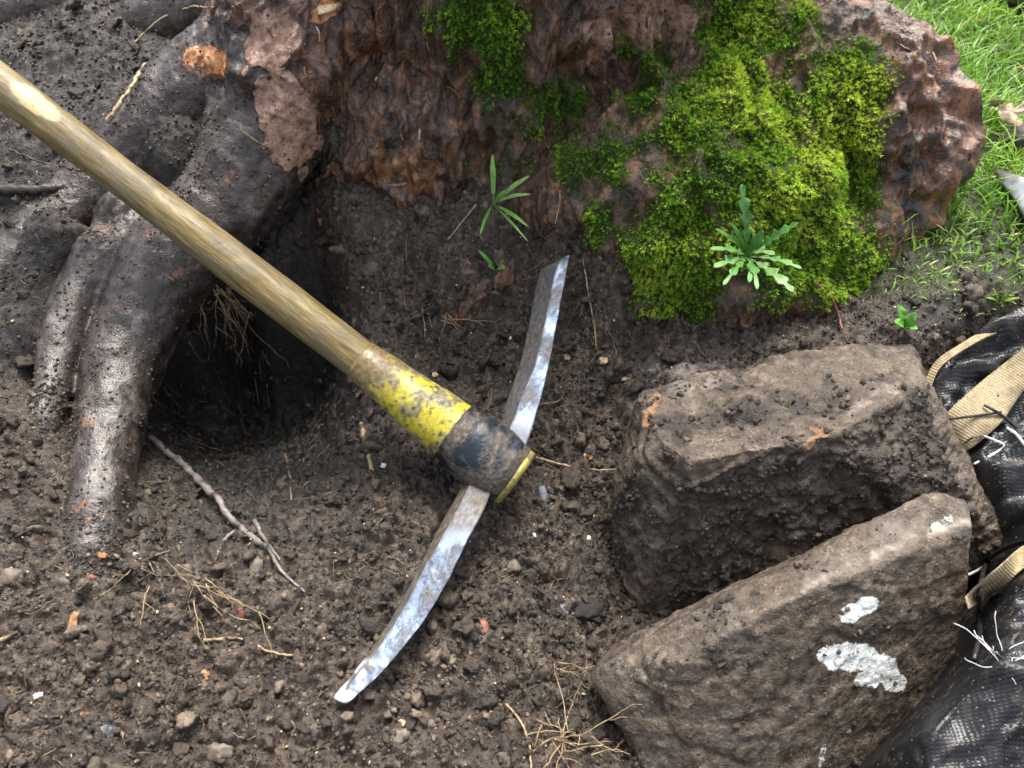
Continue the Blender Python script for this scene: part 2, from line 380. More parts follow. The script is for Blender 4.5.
BAG = bag_mat()
def web_mat():
    g = G('cream_webbing'); n, n2 = g.noise(90, 5), g.noise(500, 3)
    c = g.mix(g.mr(n2, .3, .7), (.27, .215, .125), (.37, .305, .19)); c = g.mix(g.mr(n, .56, .74, 0, .7), c, (.22, .165, .095))
    c = g.mix(g.mr(g.noise(240, 4), .66, .72), c, (.04, .03, .02))
    wv = g.n('ShaderNodeTexWave', {'bands_direction': 'DIAGONAL'}, Vector=g.co, Scale=130.0, Distortion=.8, Detail=2.0).outputs['Fac']
    c = g.mix(g.mr(g.noise(35, 6, .65), .46, .66, 0, .75), c, (.13, .095, .055))
    return g.out(c, .7, g.bump(g.noise(700, 3), .0006, .7, g.bump(wv, .0006, .6)), spec=.3)
WEB = web_mat()
TWIG = plain('twig', (.20, .14, .09), .6, .5, 250)
PALEROOT = plain('pale_root', (.34, .25, .14), .6, .3, 300)
GREYROOT = plain('grey_root', (.19, .165, .155), .55, .35, 260)
DARKROOT = plain('dark_root', (.05, .04, .035), .5, .4, 200)
CHIPO = plain('orange_wood', (.36, .19, .085), .6, .3, 350)
CHIPP = plain('pale_wood', (.50, .38, .23), .65, .3, 350)
REDB = plain('red_bark', (.22, .09, .055), .55, .4, 300)
SLATE = plain('blue_grey_slate', (.13, .15, .18), .55, .25, 300)
PEB = plain('brown_pebble', (.13, .105, .08), .55, .3, 200)
WHITEP = plain('white_plastic', (.62, .65, .68), .35, .1, 200, .0001)
BLACKP = plain('black_cord', (.012, .012, .013), .35, .3, 200, .0001)
SHEET = plain('grey_sheet', (.33, .36, .40), .3, .25, 60)
DRYLEAF = plain('dry_leaf', (.42, .31, .23), .6, .3, 150)
DARKST = plain('dark_stone', (.035, .028, .024), .6, .4, 90)
LIMEST = plain('lime_crumb', (.70, .70, .67), .7, .12, 300)

# ------------------------------------------------------------------ terrain
CP = [  # px, py, z
 (0,790,.03),(130,790,.01),(260,790,.0),(420,790,.01),(520,790,.0),(600,790,-.02),(760,790,-.05),(900,790,-.05),(1060,790,-.05),
 (0,690,.035),(120,700,.02),(240,690,.0),(330,715,.005),(420,700,.008),(520,680,-.008),(580,720,-.03),
 (0,600,.045),(60,640,.03),(190,610,.012),(290,600,.005),(400,590,-.004),(480,580,-.012),(560,600,-.028),(600,640,-.045),
 (0,500,.06),(62,585,.042),(110,600,.03),(60,520,.045),(60,470,.045),(200,540,.0),(300,530,.0),(400,510,-.006),(540,510,-.018),(590,540,-.035),
 (0,420,.07),(40,400,.06),(75,400,.0),(30,330,.085),(70,330,.06),
 (175,500,-.01),(250,498,-.015),(320,490,-.012),(190,462,-.075),(260,458,-.085),(320,450,-.065),(180,400,-.155),(250,400,-.175),(310,395,-.145),(352,420,-.02),(345,340,-.02),(250,330,-.07),
 (170,330,-.08),(260,300,-.03),(330,330,-.06),(250,245,.07),(330,240,.08),
 (345,290,.045),(372,330,.035),(405,365,.022),(400,440,.0),(430,370,-.012),(500,385,-.012),(560,400,-.004),(600,430,-.015),
 (420,320,.012),(480,330,.012),(540,330,.018),(590,340,.03),(630,350,.03),(390,280,.05),(450,270,.06),(520,262,.06),(580,250,.085),
 (430,235,.095),(500,215,.122),(560,215,.132),(600,235,.125),(630,262,.105),(640,310,.055),(690,310,.06),(760,318,.062),(840,318,.065),(890,320,.07),
 (650,375,.03),(700,372,.04),(780,350,.06),(860,345,.065),(910,335,.075),
 (960,320,.075),(1024,300,.08),(1100,290,.08),(930,280,.09),(1000,250,.095),(1024,150,.10),(930,60,.10),(1024,0,.10),(1200,150,.10),
 (960,380,.0),(1040,380,.0),(1060,500,-.04),(1060,650,-.05),(700,470,-.02),(800,460,-.02),(900,450,-.02),(640,560,-.05),(800,600,-.06),(900,600,-.06),(700,700,-.06),
 (0,300,.085),(0,230,.105),(60,250,.112),(100,230,.115),(0,170,.13),(80,160,.142),(165,165,.145),(0,90,.152),(100,80,.172),(185,110,.175),(0,0,.185),(110,0,.205),(200,10,.19),(-150,300,.1),(-150,100,.15),(-150,600,.05),
]
XY = [(*pz(a, b, z)[:2], z) for a, b, z in CP]
XY += [(-.3,.8,.17),(.1,.8,.12),(.6,1.2,.1),(-1.2,1.2,.15),(1.3,1.2,.1),(2.5,2.5,.1),(-2.5,2.5,.12),(2.5,-2.5,.0),(-2.5,-2.5,.04),(0,-1.2,.0),(0,4,.1),(5,0,.06),(-5,0,.08),(0,-5,0),(-1.4,0,.08),(1.5,0,.06)]
XY = np.array(XY); _d = np.hypot(XY[:, None, 0]-XY[None, :, 0], XY[:, None, 1]-XY[None, :, 1])
_n = len(XY); _A = np.zeros((_n+1, _n+1)); _A[:_n, :_n] = np.sqrt(_d**2+.02**2) - np.eye(_n)*.004; _A[:_n, _n] = 1; _A[_n, :_n] = 1
_w = np.linalg.solve(_A, np.append(XY[:, 2], 0))
def base_h(x, y):
    r = np.full(len(x), _w[-1])
    for k in range(_n): r += _w[k]*np.sqrt((x-XY[k, 0])**2+(y-XY[k, 1])**2+.02**2)
    return r
def axis(lo, hi, step, far):
    a = np.arange(lo, hi, step); l, r = [], []
    s, p = step*1.5, lo
    while p > -far: p -= s; l.append(p); s *= 1.35
    s, p = step*1.5, a[-1]
    while p < far: p += s; r.append(p); s *= 1.35
    return np.array(l[::-1]+list(a)+r)
GX, GY = axis(-.88, .95, .0022, 6), axis(-.58, .80, .0022, 6)
X, Y = np.meshgrid(GX, GY); x, y = X.ravel(), Y.ravel(); P2 = np.column_stack([x, y])
z0 = base_h(x, y); PX, PY = project(np.column_stack([x, y, z0]))
wet = np.clip(blob(PX, PY, 40, 120, 260, 150)+blob(PX, PY, 170, 150, 110, 110)+blob(PX, PY, 40, 330, 110, 110)*.8+blob(PX, PY, 960, 315, 110, 26)+blob(PX, PY, 690, 375, 60, 22), 0, 1)*(PY < 520)
wet = np.clip(wet*(1+.6*fbm(P2, 18, 3, 5)), 0, 1)
shade_paint = np.clip(blob(PX, PY, 245, 380, 105, 120)*2.2 + .8*blob(PX, PY, 80, 395, 30, 34)+.5*blob(PX, PY, 440, 420, 60, 60), 0, 1)*(1-wet*.5)  # painted shade: darkens the soil in the pit, side hollow and around the collar
lawn = ss(.03, .075, y+.03*fbm(P2, 14, 3, 9))*ss(.36, .44, x+.03*fbm(P2, 14, 3, 10)) + ss(.6, .7, y)*ss(.15,.3,x)
lawn = np.clip(lawn, 0, 1)
pale = np.clip(1.1*blob(PX, PY, 700, 374, 55, 15, -6)*(.7+.6*fbm(P2, 40, 3, 2))+.35*blob(PX, PY, 980, 320, 50, 14), 0, 1)
woodm = ss(.45, .7, blob(PX, PY, 203, 58, 24, 15, 20)*(1+.5*fbm(P2, 70, 3, 3)))*0
am = (1-.80*wet)*(1-.5*lawn)*(1-.2*shade_paint)
d1, d2, cid = worley(P2+.009*np.column_stack([fbm(P2, 60, 3, 1), fbm(P2, 60, 3, 2)]), 36, 3)
e1, e2, eid = worley(P2+.004*np.column_stack([fbm(P2, 150, 2, 4), fbm(P2, 150, 2, 5)]), 92, 4)
f1, f2, fid = worley(P2+.0015*np.column_stack([vn(P2, 300, 6), vn(P2, 300, 7)]), 200, 5)
z = z0 + .011*fbm(P2, 9, 3, 21) + .010*fbm(P2, 28, 4, 22)*(.5+.5*am) + am*(.0070*(.25+cid)*ss(0, .32, d2-d1) + .0062*(.2+eid)*ss(0, .35, e2-e1) + .0028*(.2+fid)*ss(0, .4, f2-f1) + .004*fbm(P2, 60, 4, 25)) + (.0018+.0012*wet)*fbm(P2, 150, 3, 8) - .006*am
z += wet*(-.010*np.abs(fbm(P2*np.array([1, 1.5]), 26, 5, 30, .55)) + .006*fbm(P2, 55, 4, 31))
TZ = z.reshape(X.shape)
ny, nx = X.shape
idx = np.arange(nx*ny).reshape(ny, nx)
Q = np.stack([idx[:-1, :-1], idx[:-1, 1:], idx[1:, 1:], idx[1:, :-1]], -1).reshape(-1, 4)
me = nm('soil_ground', np.column_stack([x, y, z]), Q)
for k, v in (('wet', wet), ('shade_paint', shade_paint), ('lawn', lawn), ('pale', pale), ('wood', woodm), ('shade', np.clip((cid-.55)*1.2, 0, 1)*(d1 < .45)*(1-wet))): attr(me, k, v)
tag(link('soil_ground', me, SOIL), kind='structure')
def hgt(px_, py_):
    i = np.clip(np.searchsorted(GX, px_)-1, 0, nx-2); j = np.clip(np.searchsorted(GY, py_)-1, 0, ny-2)
    u = (px_-GX[i])/(GX[i+1]-GX[i]); v = (py_-GY[j])/(GY[j+1]-GY[j])
    return TZ[j, i]*(1-u)*(1-v)+TZ[j, i+1]*u*(1-v)+TZ[j+1, i]*(1-u)*v+TZ[j+1, i+1]*u*v
def fieldat(A, px_, py_):
    i = np.clip(np.searchsorted(GX, px_)-1, 0, nx-2); j = np.clip(np.searchsorted(GY, py_)-1, 0, ny-2); return A.reshape(X.shape)[j, i]

# ------------------------------------------------------------------ stump with its roots
def ell(c, r, sub=4):
    V, F = ico(sub); return V*np.array(r)+np.array(c), [F]
def lathe_trunk():
    zs = np.linspace(-.12, .52, 48); th = np.linspace(0, 2*math.pi, 128, endpoint=False)
    V = []
    for zz in zs:
        fl = .36 + .09*np.exp(-(max(zz, 0)/.10)**2) - .03*zz
        rr = fl*(1+.05*np.cos(3*th+1)+.035*np.cos(5*th+.4)+.02*np.cos(11*th+2*zz))
        V.append(np.column_stack([.02+rr*np.sin(th), .57-rr*np.cos(th), np.full(128, zz)]))
    V = np.vstack(V); k = np.arange(47)[:, None]*128; j = np.arange(128)[None]; j2 = (j+1) % 128
    F = [np.stack([k+j, k+j2, k+128+j2, k+128+j], -1).reshape(-1, 4)]
    V = np.vstack([V, [.02, .57, -.12], [.02, .57, .515]]); m = len(V); j = np.arange(128); j2 = (j+1) % 128
    F.append(np.vstack([np.stack([np.full(128, m-2), j2, j], -1), np.stack([np.full(128, m-1), 47*128+j, 47*128+j2], -1)]))
    return V, F
ROOTS = {
 'main': ([(345,-30,.30),(300,40,.255),(268,120,.19),(232,195,.135),(165,270,.085),(122,370,.04),(103,470,.026),(92,560,.012),(78,650,-.035)], [.10,.085,.066,.054,.052,.040,.033,.031,.024]),
 'upper': ([(330,-30,.28),(230,0,.215),(110,38,.165),(20,88,.125),(-80,150,.09)], [.06,.052,.034,.03,.025]),
 'flare': ([(285,40,.215),(190,105,.15),(95,190,.098),(20,262,.075),(-60,320,.06)], [.085,.062,.045,.036,.03]),
 'crown': ([(340,-110,.32),(200,-60,.245),(60,-5,.185),(-60,40,.16)], [.07,.06,.045,.035]),
 'side': ([(150,235,.09),(85,290,.08),(60,345,.068),(46,415,.056),(34,480,.034)], [.048,.03,.022,.017,.012]),
}
RP = {}
parts = [lathe_trunk(),
         ell((.33, .30, .19), (.13, .13, .105)), ell((.42, .235, .155), (.10, .10, .085)), ell((.385, .165, .09), (.062, .062, .085)), ell((.425, .205, .085), (.078, .08, .10)),
         ell((.215, .23, .10), (.20, .175, .155)), ell((.25, .14, .06), (.15, .105, .085)), ell((-.11, .30, .13), (.15, .13, .15)), ell((.29, .17, .075), (.13, .115, .10)), ell((.38, .27, .185), (.12, .115, .095)), ell((.44, .26, .17), (.085, .09, .075))]
for k, (pts, rad) in ROOTS.items():
    C3 = spline([pz(*p) for p in pts], 40); rr = np.interp(np.linspace(0, len(rad)-1, 40), np.arange(len(rad)), rad)
    RP[k] = (C3, rr); parts.append(tube(C3, rr, 20))
V, F = merge(parts)
stump_me = voxel(V, F, .0022, 14)
V = verts_of(stump_me); N = normals_of(stump_me)
def near_root(V, k):
    C3, rr = RP[k]; best = np.full(len(V), 9.); t = np.zeros(len(V))
    for i in range(len(C3)):
        d = np.linalg.norm(V-C3[i], axis=1)/rr[i]
        m = d < best; best = np.where(m, d, best); t = np.where(m, i/(len(C3)-1), t)
    return best, t
rid = np.zeros(len(V), int); rootness = np.zeros(len(V))
keys = list(ROOTS)
for i, k in enumerate(keys):
    b, t = near_root(V, k); lo = {'main': .22, 'upper': .2, 'flare': .12, 'crown': .1, 'side': .15}[k]
    m = (b < 1.18) & (t > lo); rid[m] = i+1; rootness = np.maximum(rootness, (b < 1.25)*ss(lo-.12, lo+.1, t))
SX, SY = project(V)
th = np.arctan2(V[:, 0]-.02, .57-V[:, 1])
Pb = np.column_stack([th*.4, V[:, 2]*.28, np.linalg.norm(V[:, :2]-[.02, .57], axis=1)*.5])
ridge = 1-np.abs(fbm(Pb, 38, 4, 50))*2.2
rub = np.clip(1-rootness, 0, 1)
burl = ss(.3, .6, blob(SX, SY, 915, 150, 75, 135, 0))*(SX > 815)
mossm = np.zeros(len(V))
for cx, cy, rx, ry, a, s in ((590,100,150,120,0,.44),(560,60,160,70,0,.40),(605,172,42,28,0,.85),(598,215,20,34,0,.75),(652,258,38,50,0,1.05),(700,130,50,60,0,.85),(640,100,42,28,0,.75),(770,150,80,185,-8,.80),(850,275,55,36,-10,1.0),(690,215,50,90,-10,.8),(735,60,55,110,0,1.1),(745,190,60,80,0,1.0),(850,105,62,62,0,1.25),(835,180,62,60,0,1.1),(665,215,42,55,0,.95),(820,255,75,48,0,1.15),(690,285,42,42,0,1.05),(860,300,40,24,0,.9),(485,15,60,40,0,.95),(500,75,50,55,0,.72),(545,100,80,45,-15,.62),(655,55,70,40,10,.62),(590,165,42,34,0,.85),(625,95,42,50,0,.5),(690,120,45,60,0,.85),(450,40,30,70,0,.4),(780,20,60,50,0,.7)):
    mossm = np.maximum(mossm, s*blob(SX, SY, cx, cy, rx, ry, a))
mossm = mossm + .34*fbm(V, 22, 4, 60) + .1*fbm(V, 70, 2, 61)
mossm = ss(.24, .78, mossm+.26*fbm(V, 55, 3, 69))*(SY < 330)*(SX > 420)*(1-ss(.35, .7, blob(SX, SY, 925, 150, 52, 115, 0)))
mossm0 = mossm
ridge2 = 1-np.abs(fbm(Pb+.006*vn(V, 40, 5)[:, None], 95, 3, 55))*2.4
flake = worley(np.column_stack([Pb[:, 0]+.004*vn(V, 60, 3), Pb[:, 1]*1.6]), 55, 56)
Pf = Pb+.012*np.column_stack([fbm(V, 18, 2, 5), fbm(V, 18, 2, 6), fbm(V, 18, 2, 7)]); fold = 1-np.abs(fbm(Pf, 17, 3, 45))*3.0; fold2 = 1-np.abs(fbm(Pf, 44, 3, 46))*3.0
D = rub*(.013*np.clip(fold, -1, 1) + .0075*np.clip(fold2, -1, 1) + .009*fbm(V, 20, 3, 51) + .002*(ridge2-.45) + .0045*(flake[2]-.5)*ss(0, .2, flake[1]-flake[0]) + .0012*fbm(Pb, 240, 3, 52)) - .006*rub + rootness*(.006*fbm(V, 16, 3, 53)+.0016*fbm(V, 80, 4, 54))
D += mossm0*(.006*fbm(V, 42, 3, 59)+.0015)
D += burl*(.012*fbm(V*np.array([1, 1, .5]), 10, 2, 57)+.005*np.clip(1-np.abs(fbm(V*np.array([1.3, 1.3, .28]), 26, 2, 58))*3.2, -1, 1))
V = V + N*D[:, None]; set_verts(stump_me, V)
top = V[:, 2] > .46
wood = np.clip(1.25*burl*(1-mossm) + .0, 0, 1)
wood = np.maximum(wood, ss(.4, .6, 1.5*blob(SX, SY, 208, 60, 28, 17, 15)*(1+.7*fbm(V, 60, 3, 62))))
wood = np.maximum(wood, .75*ss(.45, .7, blob(SX, SY, 400, 170, 55, 75, 0)*(1+.8*fbm(V, 30, 3, 63))))
wood = np.maximum(wood, .7*ss(.4, .7, blob(SX, SY, 340, 40, 60, 40, 0)*(1+.8*fbm(V, 30, 3, 64))))
pink = ss(.42, .62, np.maximum(blob(SX, SY, 282, 115, 40, 70, -22), .85*blob(SX, SY, 275, 40, 40, 45, 20))*(1+.7*fbm(V, 35, 4, 65)))
pink = np.maximum(pink, .6*ss(.4, .7, blob(SX, SY, 640, 20, 80, 40, 0)*(1+fbm(V, 25, 4, 66))))
mud = np.clip(rootness*1.3, 0, 1); mud = np.maximum(mud, ss(.3, .6, blob(SX, SY, 190, 150, 130, 150)*(1+.5*fbm(V, 25, 3, 68))))
cutm = ss(.4, .6, np.maximum(1.3*blob(SX, SY, 206, 60, 27, 14, 15), .8*blob(SX, SY, 322, 12, 24, 12, -35))*(1+.9*fbm(V, 70, 3, 62)))
mud = mud*(1-pink)*(1-wood)*(1-cutm)
for k, v in (('moss', mossm), ('cut', cutm), ('wood', wood), ('pink', pink), ('mud', mud), ('green', mossm*.85)): attr(stump_me, k, v)
stump = thing('tree_stump', (.02, .57, .08), 'huge wet tree stump with mossy bark and thick muddy roots', 'tree stump')
T = np.empty(len(stump_me.polygons)*4, np.int32); stump_me.polygons.foreach_get('vertices', T); T = T.reshape(-1, 4)
fr = rid[T].max(axis=1)
attrs = {k: np.empty(len(V), np.float32) for k in ('wood', 'pink', 'mud', 'green', 'cut')}
for k in attrs: stump_me.attributes[k].data.foreach_get('value', attrs[k])
ST_V, ST_N, ST_T, ST_M = V, N, T, mossm
def sub_mesh(name, sel, lab=None):
    f = T[sel]; u, inv = np.unique(f, return_inverse=True); m = nm(name, V[u], inv.reshape(-1, 4))
    for k in attrs: attr(m, k, attrs[k][u])
    o = link(name, m, BARK, stump)
    if lab: o['label'] = lab
sub_mesh('trunk', fr == 0)
for i, lab in enumerate(('thick grey mud coated root arching down over the dark hollow', 'muddy root running off towards the upper corner', 'broad mud covered root flare under the handle', 'wide buried root at the upper corner', 'side root splitting off the thick root')):
    sub_mesh('root', fr == i+1, lab)
bpy.data.meshes.remove(stump_me)
# loose shreds of bark, too many to count
def surf_pick(w, n):
    A_ = np.linalg.norm(np.cross(ST_V[TRI[:, 1]]-ST_V[TRI[:, 0]], ST_V[TRI[:, 2]]-ST_V[TRI[:, 0]]), axis=1)*w[TRI].mean(1)
    k = rng.choice(len(TRI), n, p=A_/A_.sum()); q = rng.random((n, 2)); f = q.sum(1) > 1; q[f] = 1-q[f]
    a_, b_, c_ = (ST_V[TRI[k, j]] for j in range(3)); return a_+(b_-a_)*q[:, :1]+(c_-a_)*q[:, 1:], ST_N[TRI[k, 0]], TRI[k, 0]
TRI = np.vstack([ST_T[:, :3], ST_T[:, [0, 2, 3]]])
facing = np.clip(((CAM-ST_V)*ST_N).sum(1)/np.linalg.norm(CAM-ST_V, axis=1)+.25, 0, 1)
shw = (1-mossm)*(1-.93*np.clip(rootness, 0, 1))*facing*(1-.75*blob(SX, SY, 520, 235, 150, 40))*(1+.8*burl)*(SY > -60)*(SY < 330)*(1-.8*attrs['pink'])
n = 260; p, nn, vi = surf_pick(shw, n)
dwn = np.array([0, -.15, -1.0])+.55*np.column_stack([fbm(p, 16, 2, 190+k) for k in range(3)])*(1+1.6*burl[vi])[:, None]+rng.normal(0, .3, (n, 3))
dwn = dwn-nn*(dwn*nn).sum(1)[:, None]; dwn /= np.linalg.norm(dwn, axis=1)[:, None]; sd = np.cross(nn, dwn)
L = rng.gamma(3, .0062, n).clip(.004, .06)*(1-.3*burl[vi]); wd = rng.uniform(.0004, .0013, n)*(1+1.6*(rng.random(n) < .12)); lift = rng.uniform(-.0016, .0016, n); curl = rng.normal(0, .25, n); tw = rng.normal(0, .5, n); Vv = []
for f in (0, .2, .4, .6, .8, 1):
    c = p+dwn*(L*(f-.5))[:, None]+nn*(lift*f+.0012*math.sin(f*3.1)-.0004+.0008*np.sin(f*9+curl*20))[:, None]+sd*(L*curl*(f-.5)**2)[:, None]
    wv = wd*(.35+.65*math.sin(math.pi*(f*.86+.07)))*(1+.3*np.sin(f*17+tw*9)); e = sd*np.cos(tw*f)[:, None]+nn*np.sin(tw*f)[:, None]
    Vv += [c-e*wv[:, None], c+e*wv[:, None]]
Vv = np.stack(Vv, 1).reshape(-1, 3); o_ = (np.arange(n)*12)[:, None]
sm_ = nm('bark_shreds', Vv, np.vstack([o_+np.array([2*k, 2*k+1, 2*k+3, 2*k+2]) for k in range(5)]))
light = .36+.5*fbm(p, 14, 3, 195)+rng.normal(0, .2, n)+.16*burl[vi]+.1*blob(SX[vi], SY[vi], 400, 120, 80, 130); attr(sm_, 'shade', np.repeat(np.clip(light, 0, 1), 12))
o = link('bark_shreds', sm_, SHRED, stump, sm=False); o['kind'] = 'stuff'; o.modifiers.new('thickness', 'SOLIDIFY').thickness = .0007
p, nn, vi = surf_pick((np.clip(rootness, 0, 1)+.5*attrs['mud']+.12)*facing*(1-mossm)*(SY > -40)*(.35+fbm(V, 25, 3, 198).clip(0, 1)*1.6)*(1+9*ss(470, 590, SY)*(SX < 180)+12*blob(SX, SY, 40, 405, 35, 40)+1.5*blob(SX, SY, 120, 130, 130, 110)), 5200)
s_ = .0008*(3.2+2*ss(500, 590, SY[vi])*(SX[vi] < 180)+2*blob(SX[vi], SY[vi], 40, 405, 35, 40))**(rng.random(len(p))**1.5); Vv, F, k = lumps(p+nn*(s_*.3)[:, None], s_, 1); sm_ = nm('stuck_crumbs', Vv, F); attr(sm_, 'shade', np.repeat(rng.beta(2.2, 1.8, len(p)), k))
o = link('stuck_crumbs', sm_, CRUMB, stump, sm=False); o['kind'] = 'stuff'
# moss sprigs
fm = ST_M[ST_T].mean(axis=1); tri = np.vstack([ST_T[:, :3], ST_T[:, [0, 2, 3]]]); fm2 = np.concatenate([fm, fm])
A = np.linalg.norm(np.cross(ST_V[tri[:, 1]]-ST_V[tri[:, 0]], ST_V[tri[:, 2]]-ST_V[tri[:, 0]]), axis=1)*.5
pr = A*np.clip(fm2-.05, 0, 1); pr /= pr.sum(); nM = 135000
pick = rng.choice(len(tri), nM, p=pr); uu = rng.random((nM, 2)); fl = uu.sum(1) > 1; uu[fl] = 1-uu[fl]
a, b, c = (ST_V[tri[pick, k]] for k in range(3)); mp = a+(b-a)*uu[:, :1]+(c-a)*uu[:, 1:]
mn = ST_N[tri[pick, 0]]; mden = fm2[pick]
mx_, my_ = project(mp)
def sprigs(p, n, dens):
    m = len(p); L = rng.uniform(.0024, .0056, m)*(.45+.8*dens)*np.where(rng.random(m) < .12, 1.5, 1)
    d = n*.75 + rng.normal(size=(m, 3))*.45 + np.array([0, -.15, -.25]); d /= np.linalg.norm(d, axis=1)[:, None]
    s = np.cross(d, rng.normal(size=(m, 3))); s /= np.linalg.norm(s, axis=1)[:, None]; w = np.cross(d, s)
    Vs = []; sh = []
    for k in range(6):
        f0 = .08+.15*k; ang = k*1.25
        for sg in (-1, 1):
            lat = (s*math.cos(ang)+w*math.sin(ang))*sg
            base = p + d*(L*f0)[:, None] - n*.001; tip = base + lat*(L*(.42-.035*k))[:, None] + d*(L*.28)[:, None]
            sd = d*(L*.10)[:, None]
            Vs += [base-sd, tip, base+sd]
    return np.stack(Vs, 1), 12
mv, nt_ = sprigs(mp, mn, mden)
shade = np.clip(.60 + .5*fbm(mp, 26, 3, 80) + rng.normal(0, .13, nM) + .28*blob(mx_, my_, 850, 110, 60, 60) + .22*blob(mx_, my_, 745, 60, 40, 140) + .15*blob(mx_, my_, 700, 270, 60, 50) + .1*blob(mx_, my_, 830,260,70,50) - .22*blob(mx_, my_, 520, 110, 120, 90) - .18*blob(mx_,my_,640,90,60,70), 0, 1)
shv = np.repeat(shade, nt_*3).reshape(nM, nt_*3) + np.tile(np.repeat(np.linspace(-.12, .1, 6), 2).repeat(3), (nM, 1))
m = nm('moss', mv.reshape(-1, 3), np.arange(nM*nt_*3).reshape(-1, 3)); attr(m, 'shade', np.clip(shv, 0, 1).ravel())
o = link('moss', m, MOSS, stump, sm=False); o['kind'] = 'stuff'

# ------------------------------------------------------------------ stones
def stone(name, pts, label, masks, bev=.012, amp=1.0, seed=0, sm=2):
    bm = bmesh.new()
    for p in pts: bm.verts.new(p)
    r = bmesh.ops.convex_hull(bm, input=bm.verts)
    bmesh.ops.delete(bm, geom=[v for v in bm.verts if not v.link_faces], context='VERTS')
    bmesh.ops.dissolve_limit(bm, angle_limit=R(6), verts=bm.verts, edges=bm.edges)
    bmesh.ops.bevel(bm, geom=list(bm.edges), offset=bev, segments=3, profile=.55, affect='EDGES', clamp_overlap=True)
    bmesh.ops.triangulate(bm, faces=bm.faces)
    V = np.array([v.co[:] for v in bm.verts]); bm.verts.index_update(); F = np.array([[v.index for v in f.verts] for f in bm.faces]); bm.free()
    me = voxel(V, F, .0021, sm); V = verts_of(me); N = normals_of(me)
    fx = worley(np.column_stack([V[:, 0]+.35*V[:, 1], V[:, 2]*1.2-.3*V[:, 1]])+.012*np.column_stack([fbm(V, 25, 3, 1), fbm(V, 25, 3, 2)]), 16, 93+seed); fx2 = worley(np.column_stack([V[:, 0]-.4*V[:, 1], V[:, 2]+.5*V[:, 1]])+.006*np.column_stack([fbm(V, 60, 3, 3), fbm(V, 60, 3, 4)]), 45, 94+seed)
    D = .004*fbm(V, 9, 2, 90+seed) + .010*(fx[2]-.5)*ss(0, .10, fx[1]-fx[0]) + .0042*(fx2[2]-.5)*ss(0, .14, fx2[1]-fx2[0]) + .0026*fbm(V, 60, 4, 91+seed, .55) + .0012*fbm(V, 260, 2, 92+seed)
    px, py = project(V); mk = masks(px, py, V)
    D = D*amp + mk.pop('disp', 0)
    V = V+N*D[:, None]; set_verts(me, V)
    for k in ('soil', 'orange', 'pale', 'white'): attr(me, k, mk.get(k, np.zeros(len(V))))
    o = tag(link(name, me, STONE), label, 'stone')
    so_ = mk['soil']; t_ = tris_of(me); w = np.clip(so_[t_].mean(1)-.35, 0, 1)*np.clip(((CAM-V)*N).sum(1)[t_[:, 0]], 0, 1); k = rng.choice(len(t_), 2600 if seed == 1 else 260, p=w/w.sum())
    p_ = V[t_[k]].mean(1); s_ = .0008*5.0**(rng.random(len(k))**1.7); Vv, F_, kk = lumps(p_, s_, 2); m2 = nm('caked_soil', Vv-np.array(o.location), F_); attr(m2, 'shade', np.repeat(rng.beta(1.3, 2.6, len(k)), kk))
    c_ = link('caked_soil', m2, CRUMB, None, False); c_.parent = o; c_['kind'] = 'stuff'
    return o
def m_up(px, py, V):
    q = fbm(V, 45, 4, 101); q2 = fbm(V, 110, 3, 102)
    edge = np.interp(px, [600, 690, 760, 830, 890, 930, 1000], [430, 470, 462, 432, 398, 385, 520])
    front = ss(-8, 22, py-edge+10*q)*ss(640, 700, px+10*q)
    ledge = blob(px, py, 800, 405, 110, 10, -12)
    soil = np.clip(front*(.75+.5*q)+.6*ledge+1.0*blob(px, py, 742, 412, 22, 15)+.7*ss(-.1, .4, q)+.25*ss(0, .4, q2)+.3*(px < 690), 0, 1)
    soil *= 1-.7*ss(.3, .7, blob(px, py, 965, 470, 14, 130, -24))
    orange = ss(.35, .75, np.maximum.reduce([blob(px, py, 650, 408, 8, 28, 25), .8*blob(px, py, 690, 480, 6, 32, -5), .8*blob(px, py, 815, 440, 16, 20, 30), .6*blob(px, py, 990, 545, 12, 15)])*(1+1.1*q2+.8*q))
    pale = np.clip(ss(.35, .8, np.maximum(.6*blob(px, py, 880, 395, 50, 14, -28), .45*blob(px, py, 690, 385, 50, 16, -10))*(1+1.2*q+q2)), 0, .5)
    disp = front*(.005*q+.006*q2) + .014*blob(px, py, 745, 413, 20, 13)*(1+.6*q2) - .006*ledge
    return dict(soil=soil, orange=orange*.7, pale=pale*(1-soil*.5), disp=disp)
up = [pz(*p) for p in ((640,390,.10),(700,372,.098),(800,352,.098),(915,346,.098),(930,382,.112),(890,402,.125),(830,436,.128),(690,462,.122),(660,440,.115),
      (612,500,.03),(610,565,-.035),(640,618,-.055),(720,622,-.05),(870,600,-.06),(1003,535,.01),(1004,556,-.01),(965,585,-.05))]
up += [(.13, -.03, -.06), (.42, .03, -.06), (.13, -.05, .03), (.43, .02, .04)]
stone('stone_block', up, 'dark soil caked stone block with flat brown top, behind the stone with white marks', m_up, .003, .9, 1, 1)
